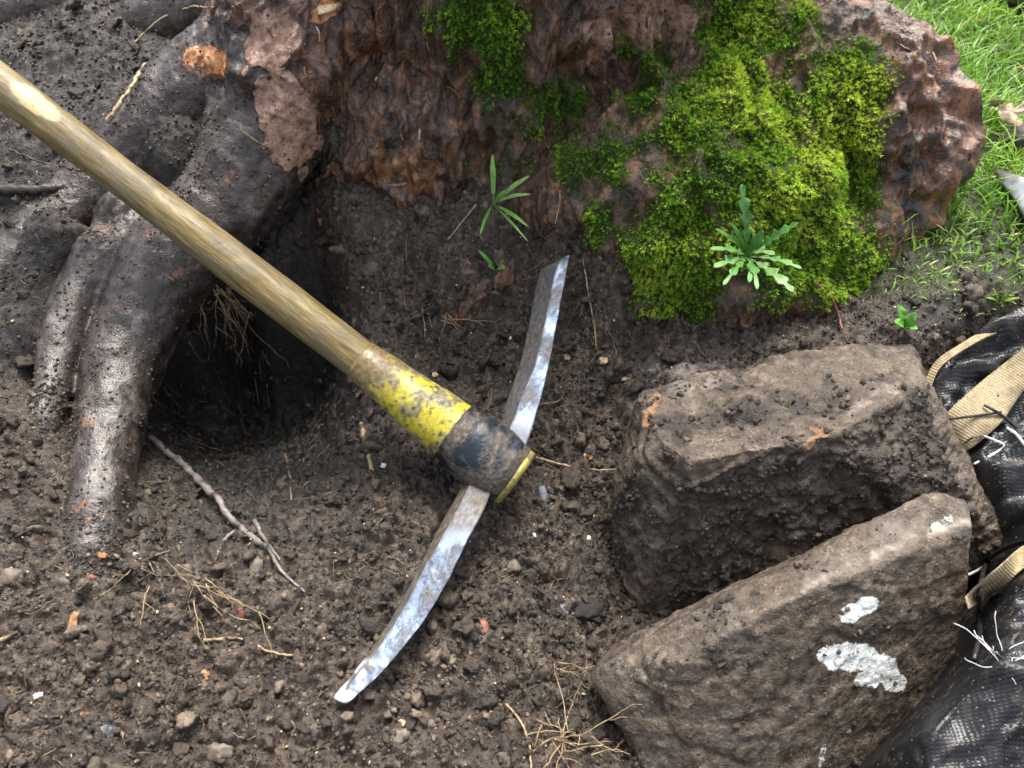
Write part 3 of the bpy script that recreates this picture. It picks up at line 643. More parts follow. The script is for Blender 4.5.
def m_lo(px, py, V):
    q = fbm(V, 45, 4, 111); q2 = fbm(V, 120, 3, 112)
    wb = np.maximum.reduce([blob(px, py, *e) for e in ((832,656,13,12,0),(854,660,17,11,0),(846,651,16,9,0),(863,656,15,11,0),(877,663,18,11,10),(868,678,13,9,0),(892,679,12,11,0),(851,612,12,7,-25),(865,603,11,7,-30))])
    white = np.maximum.reduce([ss(.1, .55, wb*(1+.6*q2+.4*q)), .5*ss(.3, .8, blob(px, py, 940, 525, 16, 9, -30)*(1+1.2*q2)), .55*ss(.3, .6, blob(px, py, 822, 755, 4, 16, 15))])
    ridge = np.interp(px, [590, 700, 800, 870, 960], [700, 640, 592, 556, 522])
    pale = .6*np.exp(-((py-ridge)/4.5)**2)*(px > 770)*(.6+q+q2) + .55*ss(.1, .5, q)*blob(px, py, 690, 680, 90, 60) + .3*np.clip(blob(px, py, 880, 545, 80, 22, -28)*(.4+1.4*q+q2), 0, 1)
    soil = np.clip(.4*ss(-.1, .4, q)*blob(px, py, 800, 640, 130, 70) + .3*ss(.0, .4, q2) + .12 + .4*ss(-.1, .35, q)*(py < ridge+4), 0, .8)
    pit = ss(.28, .5, vn(V, 75, 113))*blob(px, py, 700, 690, 70, 45)
    soil = np.clip(soil+.5*pit, 0, 1)*(1-.6*np.clip(pale, 0, 1))
    return dict(white=white, pale=np.clip(pale, 0, .8), soil=soil, disp=-.0045*pit, orange=.15*ss(.4, .7, blob(px, py, 800, 700, 40, 20)*(1+q)))
lo = [pz(*p) for p in ((588,676,.0),(600,664,.02),(660,632,.045),(760,578,.075),(870,524,.098),(935,494,.105),(966,500,.10),(970,530,.10),(962,600,.045),(950,690,-.035),(905,716,-.06),(838,775,-.08),
      (690,850,-.08),(640,748,-.045),(760,850,-.085),(800,594,.098),(680,660,.062),(610,700,.01))]
lo += [(.10, -.27, -.07), (.40, -.20, -.07), (.40, -.19, .05), (.30, -.245, .03), (.2, -.285, .02)]
stone('stone_slab', lo, 'pitted grey brown stone with two chalky white marks on its face', m_lo, .003, .6, 2, 1)

# ------------------------------------------------------------------ mattock
E = pz(484, 454, .045); Hh = pz(218, 251, .168)
mat_ = thing('mattock', E, 'muddy mattock with yellow collar and two steel blades, handle across the root', 'mattock')
ax = (Hh-E)/np.linalg.norm(Hh-E)
sx = np.cross(ax, [0, 0, 1]); sx /= np.linalg.norm(sx); sy = np.cross(sx, ax)
def lathe(prof, seg=40, oval=(1, 1), wob=0):
    """prof: (distance along the handle from the eye, radius)"""
    t = np.array([p[0] for p in prof]); r = np.array([p[1] for p in prof])
    n = len(t); a = np.arange(seg)*2*math.pi/seg
    tt = np.repeat(t, seg); aa = np.tile(a, n); rr = np.repeat(r, seg)
    rr = rr*(1+wob*vn(np.column_stack([tt*30, np.cos(aa), np.sin(aa)]), 1.6, 130))
    V = E + ax*tt[:, None] + sx*(rr*np.cos(aa)*oval[0])[:, None] + sy*(rr*np.sin(aa)*oval[1])[:, None]
    k = np.arange(n-1)[:, None]*seg; j = np.arange(seg)[None]; j2 = (j+1) % seg
    F = [np.stack([k+j, k+seg+j, k+seg+j2, k+j2], -1).reshape(-1, 4)]
    V = np.vstack([V, E+ax*t[0], E+ax*t[-1]]); m = n*seg; j = np.arange(seg); j2 = (j+1) % seg
    F.append(np.vstack([np.stack([np.full(seg, m), j, j2], -1), np.stack([np.full(seg, m+1), (n-1)*seg+j2, (n-1)*seg+j], -1)]))
    return V, F, np.append(tt, [t[0], t[-1]]), np.append(aa, [0, 0])
# handle
t = np.linspace(.148, .80, 220)
pr_ = [(tt, .0195+.0012*math.sin(tt*9)+.0012*math.sin(tt*23+1)*.5+.003*max(0, tt-.25)) for tt in t]
V, F, ta, aa = lathe(pr_, 48, (1, .96), .018); m = nm('handle', V, F); attr(m, 'along', ta); attr(m, 'around', aa*.02)
hx, hy = project(V); attr(m, 'chip', ss(.4, .5, 1.3*blob(hx, hy, 34, 101, 30, 8.5, 38)*(1+.3*vn(V, 60, 5))))
link('handle', m, HANDLE, mat_)
cpro = [(.036, .0295), (.0365, .0305), (.06, .0290), (.09, .0262), (.12, .0236), (.150, .0213), (.1525, .0207)]
pr2 = [(tt, np.interp(tt, [c[0] for c in cpro], [c[1] for c in cpro])) for tt in np.linspace(.036, .1525, 60)]
V, F, ta, aa = lathe(pr2, 48, (1, .97), .03); m = nm('collar', V, F); attr(m, 'fade', ss(.085, .155, ta)); link('collar', m, YELLOW, mat_)
ep = [(-.036, .029), (-.034, .0325), (-.025, .0368), (-.008, .0375), (.012, .0352), (.03, .0318), (.0375, .0312), (.039, .0300)]
pr3 = [(tt, np.interp(tt, [c[0] for c in ep], [c[1] for c in ep])) for tt in np.linspace(-.036, .039, 50)]
V, F, ta, aa = lathe(pr3, 56, (1, .98), .055); m = nm('socket', V, F); attr(m, 'mud', ss(.1, .4, fbm(V, 40, 4, 131))*.8); attr(m, 'white', np.zeros(len(V))); link('socket', m, EYE, mat_)
V, F, ta, aa = lathe([(-.0415, .022), (-.041, .028), (-.038, .0312), (-.034, .0312)], 40, (1, 1), .02); link('handle_end', nm('handle_end', V, F), YELLOW, mat_)
# blades: stations of (left, ridge, right) pixels and the ridge height
def blade(stations, name, label, mudf, whitef, sub=14):
    L, M, Rr = [], [], []
    for l, mm, r, zm, dl, dr in stations:
        L.append(pz(*l, zm-dl)); M.append(pz(*mm, zm)); Rr.append(pz(*r, zm-dr))
    n = 60; L, M, Rr = spline(L, n), spline(M, n), spline(Rr, n); B = L+Rr-M
    ring = []
    loop = [L, M, Rr, B]
    for q in range(4):
        p0, p1 = loop[q], loop[(q+1) % 4]
        for s in (.04, .12, .3, .5, .7, .88, .96): ring.append(p0+(p1-p0)*s)
    K = len(ring); V = np.stack(ring, 1).reshape(-1, 3)
    k = np.arange(n-1)[:, None]*K; j = np.arange(K)[None]; j2 = (j+1) % K
    F = [np.stack([k+j, k+j2, k+K+j2, k+K+j], -1).reshape(-1, 4)]
    c0, c1 = V[:K].mean(0), V[-K:].mean(0); V = np.vstack([V, c0, c1]); q = n*K; j = np.arange(K); j2 = (j+1) % K
    F.append(np.vstack([np.stack([np.full(K, q), j2, j], -1), np.stack([np.full(K, q+1), (n-1)*K+j, (n-1)*K+j2], -1)]))
    V = V + .0005*np.column_stack([vn(V, 90, 1), vn(V, 90, 2), vn(V, 90, 3)])
    m = nm(name, V, F); px, py = project(V)
    # which face a vertex lies on: the first seven of each ring are the left cheek
    cheek = np.zeros(len(V)); cheek[:n*K] = np.tile((np.arange(K) < 7).astype(float), n)
    attr(m, 'mud', mudf(px, py, V, cheek)); attr(m, 'white', whitef(px, py, V))
    bm = bmesh.new(); bm.from_mesh(m); bmesh.ops.recalc_face_normals(bm, faces=bm.faces); bm.to_mesh(m); bm.free()
    o = link(name, m, STEEL, mat_, sm=False); o['label'] = label
blade([((484,452),(500,456),(516,462),.060,.018,.002), ((497,430),(509,432),(529,440),.066,.018,.002), ((507,400),(521,401),(540,403),.074,.018,.001), ((518,368),(535,367),(549,366),.083,.02,.001),
       ((526,335),(543,333),(556,331),.093,.021,.0), ((533,300),(550,299),(562,298),.104,.022,.0), ((540,271),(558,266),(568,264),.115,.021,.0), ((549,266),(566,256),(570,255),.120,.016,.0)],
      'blade', 'upper blade with a dark muddy cheek and a bright edge', lambda px, py, V, c: np.clip(c*.72+ss(.25, .5, fbm(V, 50, 4, 140))*.8+ss(405, 440, py)*.5, 0, 1), lambda px, py, V: np.zeros(len(V)))
blade([((472,462),(482,464),(497,470),.036,.02,.0), ((457,494),(464,496),(487,504),.048,.018,.0), ((436,533),(443,536),(466,545),.047,.015,.0), ((421,563),(426,566),(450,577),.041,.012,.0), ((399,605),(404,608),(425,619),.033,.010,.0),
       ((377,640),(381,643),(399,653),.030,.008,.0), ((357,668),(360,671),(374,680),.026,.006,.0), ((333,697),(336,699),(346,704),.020,.004,.0)],
      'blade', 'lower blade with a white crusted tip', lambda px, py, V, c: np.clip(c*.9+ss(.2, .45, fbm(V, 60, 4, 141))*.75+ss(545, 520, py)*.75+.9*blob(px, py, 372, 648, 9, 7), 0, 1), lambda px, py, V: ss(655, 668, py)*ss(-.25, .15, fbm(V, 110, 3, 142))*.95)

# ------------------------------------------------------------------ black bag with cream webbing
def seg_d(x, y, a, b):
    a, b = np.array(a)[:2], np.array(b)[:2]; ab = b-a; t = np.clip(((x-a[0])*ab[0]+(y-a[1])*ab[1])/(ab@ab), 0, 1)
    return np.hypot(x-a[0]-t*ab[0], y-a[1]-t*ab[1]), t
bx_, by_ = np.meshgrid(np.arange(.24, 1.02, .0028), np.arange(-.56, .15, .0028)); sh_ = bx_.shape; bx_, by_ = bx_.ravel(), by_.ravel()
_rp = sorted([tuple(pz(a, b, .092)[:2]) for a, b in ((1150,268),(1060,308),(1024,321),(985,337),(960,351),(940,367),(930,388),(915,420))]); rim_y = np.interp(bx_, [p[0] for p in _rp], [p[1] for p in _rp])+.016
left_x = np.interp(by_, [-.56, -.40, -.36, -.33, -.30, -.27, -.24, -.2, -.12, -.05, .1], [.27, .30, .35, .38, .40, .425, .455, .47, .425, .40, .385])
inside = ss(-.004, .010, rim_y-by_)*ss(-.02, .015, bx_-left_x)
bz = -.07 + inside*(.128+.028*ss(-.2, 0, by_)+.02*np.sin(bx_*9+1)+.015*np.sin(by_*14))
for a, b, w, h in (((940,358),(1060,340),.016,.030), ((935,385),(1020,372),.014,.016), ((940,415),(990,400),.016,.012), ((985,470),(1060,430),.03,.02), ((960,600),(1060,545),.014,.022),
                   ((975,630),(1060,600),.03,.018), ((990,500),(1050,510),.012,.018), ((1015,700),(1080,740),.05,.03), ((900,740),(980,700),.03,.02), ((960,650),(1010,760),.035,.012)):
    d, _ = seg_d(bx_, by_, pz(*a, .06), pz(*b, .06)); bz += inside*h*np.exp(-(d/w)**2)
Pb2 = np.column_stack([bx_, by_]); Pw = Pb2+.02*np.column_stack([fbm(Pb2, 12, 2, 152), fbm(Pb2, 12, 2, 153)]); cr = 1-np.abs(fbm(Pw*np.array([1, 2.2]), 13, 3, 150))*3.2; cr2 = 1-np.abs(fbm(Pw@np.array([[.8, -.6], [.6, .8]])*np.array([1, 2.5]), 24, 2, 154))*3
bz += inside*(.013*np.clip(cr, -1, 1) + .006*np.clip(cr2, 0, 1)**2 + .002*fbm(Pb2, 60, 3, 151))
nx2, ny2 = sh_[1], sh_[0]; ii = np.arange(nx2*ny2).reshape(ny2, nx2)
bag = thing('woven_bag', (.62, -.2, -.05), 'crumpled black woven plastic bag with cream webbing straps beside the stones', 'bag')
link('fabric', nm('fabric', np.column_stack([bx_, by_, bz]), np.stack([ii[:-1, :-1], ii[:-1, 1:], ii[1:, 1:], ii[1:, :-1]], -1).reshape(-1, 4)), BAG, bag)
BZ = bz.reshape(sh_)
def bagz(x, y):
    i = np.clip(((np.asarray(x)-.24)/.0028).astype(int), 0, nx2-1); j = np.clip(((np.asarray(y)+.56)/.0028).astype(int), 0, ny2-1); return BZ[j, i]
def ribbon(A, B, thick, lift, n=40, w=10, settle=True):
    """webbing between two edge lines A and B (lists of 3D points), settled on the bag"""
    A, B = spline(A, n), spline(B, n); s = np.linspace(0, 1, w)[None, :, None]
    Pm = A[:, None]+(B-A)[:, None]*s; top = Pm.copy()
    top[..., 2] += lift; bot = top.copy(); bot[..., 2] -= thick
    V = np.vstack([top.reshape(-1, 3), bot.reshape(-1, 3)]); I = np.arange(n*w).reshape(n, w); o = n*w
    f = np.stack([I[:-1, :-1], I[:-1, 1:], I[1:, 1:], I[1:, :-1]], -1).reshape(-1, 4); F = [f, f[:, ::-1]+o]
    rim = np.concatenate([I[0, :], I[1:, -1], I[-1, -2::-1], I[-2:0:-1, 0]]); r2 = np.roll(rim, -1)
    F.append(np.stack([rim, r2, r2+o, rim+o], -1)[:, ::-1])
    V = V + np.array([0, 0, .0016])*vn(V, 40, 160)[:, None]
    return V, [np.vstack(F)]
def bhit(px, py, z0):
    """where the ray meets the bag, or the given height off its edge"""
    d = ray(px, py); t = np.arange(.3, 1.6, .001); Pm = CAM+d*t[:, None]; ins = (Pm[:, 0] > .25) & (Pm[:, 0] < 1.01) & (Pm[:, 1] > -.55) & (Pm[:, 1] < .14)
    u = (Pm[:, 2] < bagz(Pm[:, 0], Pm[:, 1])+.006) & ins & (Pm[:, 2] > .0)
    return Pm[int(np.argmax(u))] if u.any() else pz(px, py, z0)
def smoothz(p, lift=.004):
    p = np.array(p); p[2] = max(p[2], float(bagz(p[0], p[1]))+lift); return p
def web(nameA, A, B, z0, z1, lab):
    n = len(A); zs = np.linspace(z0, z1, n)
    V, F = ribbon([bhit(*a, zz) for a, zz in zip(A, zs)], [bhit(*b, zz) for b, zz in zip(B, zs)], .0022, .0060)
    o = link(nameA, nm(nameA, V, F), WEB, bag); o['label'] = lab
web('strap', [(1060,322),(1024,350),(985,380),(960,402),(946,415),(938,424)], [(1060,362),(1024,391),(1003,420),(988,436),(970,450),(955,458)], .118, .095, 'broad cream strap crossing the black folds')
web('strap', [(1060,533),(1024,546),(995,570),(972,590),(962,600)], [(1060,555),(1024,569),(1003,588),(985,600),(966,612)], .105, .085, 'narrow cream strap under black cord')
Ah = [(1060,301),(1024,314),(985,330),(955,347),(935,362),(925,380)]; Bh = [(1060,309),(1024,322),(985,338),(960,352),(940,368),(931,388)]
V, F = ribbon([pz(*a, zz) for a, zz in zip(Ah, (.098, .097, .096, .095, .09, .08))], [pz(*a, zz) for a, zz in zip(Bh, (.101, .10, .099, .098, .092, .08))], .003, 0)
o = link('hem', nm('hem', V, F), WEB, bag); o['label'] = 'curved cream hem along the rim'

# ------------------------------------------------------------------ picking points on what is built
bpy.context.view_layer.update()
DG = bpy.context.evaluated_depsgraph_get()
def hit(px, py):
    d = ray(px, py); ok, loc, nrm, _, ob, _ = S.ray_cast(DG, Vector(CAM), Vector(d).normalized())
    return (np.array(loc), np.array(nrm), ob.name) if ok else (pz(px, py, 0), np.array([0, 0, 1.]), '')
def ghit(px, py):
    """first point of the ray on the soil"""
    d = ray(px, py); d = d/np.linalg.norm(d); t = np.arange(.3, 2.6, .002); Pm = CAM+d*t[:, None]; u = Pm[:, 2] < hgt(Pm[:, 0], Pm[:, 1])
    k = int(np.argmax(u)) if u.any() else len(t)-1; return Pm[k]

# ------------------------------------------------------------------ soil crumbs (beyond counting)
def scatter(n, lo, hi, pw, sub, name):
    xs = rng.uniform(-.86, .72, n*3); ys = rng.uniform(-.57, .62, n*3); zs = hgt(xs, ys)
    px, py = project(np.column_stack([xs, ys, zs])); w = fieldat(wet, xs, ys); l = fieldat(lawn, xs, ys); hu = fieldat(shade_paint, xs, ys)
    keep = (rng.random(n*3) < (1-.6*w)*(1-l)*(1-.85*hu)*(.45+.55*ss(-.3, .3, fbm(np.column_stack([xs, ys]), 14, 3, 170)))) & (px > -260) & (px < 1250) & (py > -30) & (py < 1000)
    xs, ys, zs, px, py = xs[keep][:n], ys[keep][:n], zs[keep][:n], px[keep][:n], py[keep][:n]
    if lo > .006:
        k = rng.random(len(xs)) < np.clip(blob(px, py, 120, 720, 230, 110)+.8*blob(px, py, 430, 740, 160, 70)+.12, 0, 1); xs, ys, zs, px, py = xs[k], ys[k], zs[k], px[k], py[k]
    s = lo*(hi/lo)**(rng.random(len(xs))**pw)
    V, F, k = lumps(np.column_stack([xs, ys, zs+s*.25]), s, sub)
    sh = np.clip(rng.beta(1.6, 2.2, len(xs))*.9 + .12*blob(px, py, 200, 680, 300, 130)+.12*blob(px, py, 430, 690, 150, 90)+.15*fbm(np.column_stack([xs, ys]), 9, 3, 171), 0, 1)
    m = nm(name, V, F); attr(m, 'shade', np.repeat(sh, k))
    return m
tag(link('soil_crumbs', scatter(74000, .0009, .0036, 1.5, 1, 'soil_crumbs'), CRUMB, sm=False), 'fine dark crumbs of loose soil strewn over the dug ground', 'soil crumbs', kind='stuff')
tag(link('soil_clods', scatter(3300, .0034, .0105, 2.6, 3, 'soil_clods'), CRUMB, sm=False), 'lumpy brown clods of dug soil heaped across the ground', 'soil clods', kind='stuff')
tag(link('big_clods', scatter(230, .006, .0125, 1.8, 4, 'big_clods'), CRUMB, sm=False), 'big broken lumps of dug soil among finer crumbs', 'soil clods', kind='stuff')
# pale specks of wood, stone and perlite in the soil: too many to count
def specks(n, lo, hi, name, mat, lab, cat):
    xs = rng.uniform(-.7, .6, n); ys = rng.uniform(-.45, .3, n); l = fieldat(lawn, xs, ys) + fieldat(shade_paint, xs, ys); xs, ys = xs[l < .4], ys[l < .4]; zs = hgt(xs, ys)
    s = rng.uniform(lo, hi, len(xs)); V, F, k = lumps(np.column_stack([xs, ys, zs+s*.8]), s, 1, flat=(.3, .7))
    tag(link(name, nm(name, V, F), mat, sm=False), lab, cat, kind='stuff')
specks(420, .0010, .0026, 'wood_crumbs', CHIPP, 'tiny pale wood crumbs scattered through the dark soil', 'wood crumbs')
specks(160, .0007, .0017, 'white_grit', LIMEST, 'tiny white grit scattered through the dark soil', 'grit')

P_ = []; xs = rng.uniform(-.66, .40, 1500); ys = rng.uniform(-.45, .16, 1500)
for q in range(1500):
    if fieldat(lawn, xs[q:q+1], ys[q:q+1])[0] > .2 or len(P_) > 560 or vn(np.array([[xs[q], ys[q]]]), 9, 210)[0] < -.25: continue
    L = rng.gamma(3, .007); a_ = rng.uniform(0, 6.28); t_ = np.linspace(-.5, .5, 9); a2 = a_+rng.normal(0, 1.2)*t_
    cx, cy = xs[q]+np.cumsum(np.cos(a2))*L/9, ys[q]+np.cumsum(np.sin(a2))*L/9
    P_.append(tube(np.column_stack([cx, cy, hgt(cx, cy)+.0012+.004*rng.random()*(1-4*t_**2)]), rng.uniform(.00022, .0006), 4))
V, F = merge(P_); tag(link('root_fibres', nm('root_fibres', V, F), TWIG), 'countless thin brown root fibres strewn through the loose soil', 'root fibres', kind='stuff')

# ------------------------------------------------------------------ lawn
def grass(n):
    xs = rng.uniform(.34, 1.5, n); ys = rng.uniform(.0, 1.5, n); l = fieldat(lawn, xs, ys); dt = np.hypot(xs-.02, ys-.57)
    k = (rng.random(n) < l) & (dt > .36); xs, ys = xs[k], ys[k]; n = len(xs)
    base = np.column_stack([xs, ys, hgt(xs, ys)-.003]); L = rng.gamma(6, .0050, n)*(.65+.5*ss(-.3, .5, fbm(base[:, :2], 7, 2, 180))); L = np.clip(L, .012, .085)*ss(.04, .2, ys).clip(.45, 1)
    az = rng.uniform(0, 2*math.pi, n)+.8*fbm(base[:, :2], 9, 2, 181); lean = np.column_stack([np.cos(az), np.sin(az), np.zeros(n)]); side = np.column_stack([-np.sin(az), np.cos(az), np.zeros(n)])
    w = rng.uniform(.0008, .0020, n); bend = rng.uniform(.25, 1.35, n); V = []
    for f in (0, .35, .7, 1):
        p = base + lean*(L*bend*f**1.6*.8)[:, None]; p[:, 2] += L*(f-.38*bend*f*f)
        ww = (w*(1-f)**.6)[:, None]*side
        V += [p-ww, p+ww] if f < 1 else [p]
    V = np.stack(V, 1).reshape(-1, 3); o = (np.arange(n)*7)[:, None]
    F = [np.vstack([o+np.array([0, 1, 3, 2]), o+np.array([2, 3, 5, 4])]), o+np.array([4, 5, 6])]
    m = nm('grass', V, F); sh = np.clip(.42+.3*fbm(base[:, :2], 11, 3, 182)+rng.normal(0, .16, n), 0, .93); sh = np.where(rng.random(n) < .05, 1, sh)
    attr(m, 'shade', np.repeat(sh, 7)); return m
tag(link('grass', grass(62000), GRASS), 'bright green wet lawn grass behind the stump', 'grass', kind='stuff')

# ------------------------------------------------------------------ weeds
def leaf(base, tip, width, lobes=0, arch=.25, n=26, curl=0, nrm=(0, 0, 1)):
    base, tip = np.array(base), np.array(tip); d = tip-base; L = np.linalg.norm(d); nrm = np.array(nrm, float)
    s = np.cross(d, nrm); s /= np.linalg.norm(s)+1e-9; up_ = np.cross(s, d)/L
    t = np.linspace(0, 1, n); mid = base+d*t[:, None]+up_*(arch*L*np.sin(t*math.pi*.9))[:, None]
    wv = width*np.sin(np.clip(t, 0, 1)**1.25*math.pi*.93+.06)**.8
    wv = np.where(t < .22, width*.14, wv)
    if lobes:
        saw = (t*lobes) % 1; wv = wv*np.where((t > .2) & (t < .92), .22+.95*saw, 1)
    wv[-1] = width*.03
    V = []
    for sg, lift in ((-1, .28), (-.5, .14), (0, 0), (.5, .14), (1, .28)):
        V.append(mid+s*(sg*wv)[:, None]+up_*(lift*wv)[:, None]+up_*(curl*wv*np.sin(t*17+sg*3))[:, None])
    V = np.stack(V, 1).reshape(-1, 3); I = np.arange(n*5).reshape(n, 5)
    return V, [np.stack([I[:-1, :-1], I[:-1, 1:], I[1:, 1:], I[1:, :-1]], -1).reshape(-1, 4)], np.repeat(t, 5)
def weed(name, px, py, zlift, leaves, label, mat, extra=None):
    b, nb, _ = hit(px, py); b = b+nb*.004
    w = thing(name, b-nb*.004, label, 'weed'); dep = (b-CAM)@FW
    for tx, ty, fwd, wd, lob, sh in leaves:
        dd = ray(tx, ty); tip = CAM+dd*(dep-fwd)
        V, F, t = leaf(b, tip, wd*.88, lob, .05+.08*random.random(), 30, .12, -FW*.7+np.array([0, 0, .7])+.25*np.array([random.uniform(-1, 1), 0, 0]))
        m = nm('leaf', V, F); attr(m, 'shade', np.clip(sh+.12*np.sin(t*9), 0, 1))
        o = link('leaf', m, mat, w); md = o.modifiers.new('thickness', 'SOLIDIFY'); md.thickness = .0004
    return w
weed('dandelion', 745, 258, .004, [(741,184,.03,.0075,5,.35),(714,229,.03,.0042,3,.3),(709,250,.045,.0055,3,.6),(713,268,.05,.0065,3,.75),(798,223,.045,.0068,6,.4),(764,231,.03,.006,0,.3),(802,270,.05,.005,5,.75),(794,293,.06,.0075,5,.85),(748,284,.05,.0055,3,.55),(722,287,.05,.005,4,.5),(776,256,.05,.006,3,.8),(757,292,.055,.005,3,.45),(730,222,.03,.003,0,.25)],
     'dandelion rosette with jagged pale green leaves below the moss', DANDY)
weed('seedling', 493, 204, .004, [(492,154,.02,.0034,0,.7),(530,176,.03,.0034,0,.8),(531,195,.035,.0028,0,.85),(529,228,.045,.0024,0,.6),(528,242,.05,.0014,0,.8),(480,236,.045,.0020,0,.4),(506,190,.02,.0022,0,.5)],
     'small green seedling with narrow leaves on the bare bank', WEED)
weed('seedling', 497, 272, .004, [(478,250,.015,.0025,0,.55),(505,268,.02,.005,0,.6),(488,266,.018,.004,0,.5)], 'tiny sprout with rounded leaf on soil above the mattock blade', WEED)
weed('seedling', 905, 330, .004, [(897,305,.015,.006,0,.5),(915,312,.015,.006,0,.6),(893,322,.02,.006,0,.45),(917,330,.02,.005,0,.5),(902,316,.012,.005,0,.4)], 'little leafy sprout between the stone block and the mud', WEED)
weed('grass_tuft', 1000, 306, .004, [(992,288,.02,.0016,0,.6),(1010,290,.02,.0016,0,.6),(1020,298,.02,.0016,0,.7),(985,298,.02,.0014,0,.5),(1003,286,.02,.0015,0,.6),(1016,305,.03,.0014,0,.6)], 'small grass tuft standing alone in the mud', GRASS)

# ------------------------------------------------------------------ roots, twigs and fine hairs
def wander(pts, lift, n=50, amp=.0015, on='soil', seed=0):
    Q = []
    for px, py, *e in pts:
        p = hit(px, py)[0] if on == 'all' else ghit(px, py)
        Q.append(p + (CAM-p)/np.linalg.norm(CAM-p)*(lift+(e[0] if e else 0)))
    C3 = spline(Q, n); return C3 + amp*np.column_stack([fbm(C3, 60, 3, seed+k) for k in range(3)])
def twig(name, pts, r0, r1, mat, label, cat, lift=.004, on='soil', seed=0, amp=.002, side=()):
    C3 = wander(pts, lift, 50, amp, on, seed); base = C3.mean(0)
    V, F = tube(C3, np.linspace(r0, r1, 50)*(1+.15*np.sin(np.arange(50)*1.7+seed)), 8, True, lump=.25, seed=seed+5)
    P_ = [(V, F)]
    for sp in side:
        c = wander(sp, lift, 24, amp, on, seed+9); P_.append(tube(c, np.linspace(r1*.9, r1*.4, 24), 6))
    V, F = merge(P_); m = nm(name, V, F)
    return tag(link(name, m, mat), label, cat)
twig('root_strand', [(150,437,.003),(180,462,.012),(215,497,.010),(240,528,.006),(268,548)], .0042, .0026, GREYROOT, 'grey bent root strand running from the thick root onto the soil', 'root', .004, 'all', 1, .002, [[(240,528),(225,540),(215,560)], [(268,548),(285,575),(305,592)], [(255,520),(268,545),(280,560)]])
twig('root_strand', [(-15,189),(40,189),(75,187),(104,190)], .0055, .0045, DARKROOT, 'straight dark root poking in above the muddy hollow', 'root', .008, 'soil', 2, .001)
twig('twig', [(106,122),(114,112),(128,92),(136,78),(146,62)], .0030, .0018, CHIPP, 'kinked yellow twig standing near the handle', 'twig', .010, 'all', 3, .003)
twig('twig', [(361,424),(366,446),(371,468),(375,489)], .0030, .0022, PALEROOT, 'short pinkish stick lying just below the handle', 'twig', .004, 'soil', 4)
twig('twig', [(534,404),(548,404),(563,399)], .0016, .0010, TWIG, 'dark twig beside the upper steel blade', 'twig', .003, 'soil', 5)
twig('root_strand', [(536,456),(560,464),(590,470),(622,469)], .0014, .0008, PALEROOT, 'thin brown rootlet lying between mattock head and stone block', 'root', .003, 'soil', 6)
twig('root_strand', [(583,258),(588,290),(594,325),(597,352)], .0010, .0006, PALEROOT, 'fine rootlet hanging down the bank beside the blade tip', 'root', .006, 'soil', 7, .001)
twig('root_strand', [(205,640),(240,640),(270,652),(300,657)], .0016, .0009, PALEROOT, 'long pale rootlet lying across the loose soil', 'root', .004, 'soil', 8, .003)
twig('root_strand', [(814,283),(830,296),(838,312),(842,330)], .0016, .0010, REDB, 'reddish rootlet curving down below the mossy bank', 'root', .005, 'all', 9)
twig('root_strand', [(132,45),(160,20),(185,8),(213,7)], .0013, .0009, PALEROOT, 'pale rootlet arching over black mud near the top', 'root', .006, 'all', 10)
twig('twig', [(0,640),(18,632)], .0020, .0014, PALEROOT, 'short pale stick end at the edge of the soil', 'twig', .005, 'soil', 11)
twig('root_strand', [(506,705),(520,722),(530,748),(532,768)], .0012, .0007, PALEROOT, 'pale rootlet trailing downwards through the soil below the blade', 'root', .004, 'soil', 12)
twig('twig', [(285,455),(290,475),(291,500)], .0016, .0010, TWIG, 'thin upright stem at the lip of the dark hollow', 'twig', .004, 'soil', 13)
twig('twig', [(240,130),(258,143),(273,150)], .0012, .0009, TWIG, 'fine grey stalk on the scraped pink bark', 'twig', .004, 'all', 14)
twig('root_strand', [(10,150),(30,158),(62,166),(85,172)], .0013, .0008, DARKROOT, 'dark hairlike root looping over the mud under the handle', 'root', .004, 'all', 15, .004)
twig('root_strand', [(475,205,.0),(462,222,.0),(448,240,.0)], .0009, .0006, PALEROOT, 'pale dry stalk leaning left of the seedling', 'root', .004, 'all', 16)
twig('root_strand', [(560,190),(558,208),(555,224)], .0009, .0006, PALEROOT, 'thin upright stalk right of the seedling', 'root', .006, 'all', 17)
def hairs(px, py, n, spread, ln, down, label, seed, on='all', r=.00045, back=.004):
    rs = np.random.default_rng(seed); P_ = []
    b, nb, _ = hit(px, py); b = b+(CAM-b)/np.linalg.norm(CAM-b)*back
    for k in range(n):
        d = np.array([rs.normal(0, .6)+down[0], rs.normal(0, .35)+down[1], rs.normal(0, .35)+down[2]]); d /= np.linalg.norm(d)
        L = ln*rs.uniform(.4, 1.15); t = np.linspace(0, 1, 18)[:, None]; st = b+np.array([rs.normal(0, spread), rs.normal(0, spread*.4), rs.normal(0, spread*.4)])
        c = st + d*L*t + np.array([0, 0, -.25*L])*t**2; c = c+.010*t*np.column_stack([fbm(c+k, 40, 3, seed+k*3+q) for q in range(3)])
        P_.append(tube(c, np.linspace(r*1.5, r*.6, 18), 4))
        if rs.random() < .6:
            j = rs.integers(5, 12); d2 = d+rs.normal(0, .6, 3); c2 = c[j]+d2*L*.4*t; c2 = c2+.006*t*np.column_stack([fbm(c2+k, 60, 2, seed+k+q) for q in range(3)]); P_.append(tube(c2, np.linspace(r, r*.5, 18), 4))
    V, F = merge(P_); tag(link('root_hairs', nm('root_hairs', V, F), PALEROOT), label, 'root hairs')
hairs(222, 290, 22, .008, .085, (.35, -.2, -.8), 'tangle of hairlike roots hanging under the handle over the dark hollow', 200, back=.02)
hairs(150, 565, 14, .014, .06, (.5, -.5, -.5), 'fringe of fine roots at the foot of the thick root', 201)
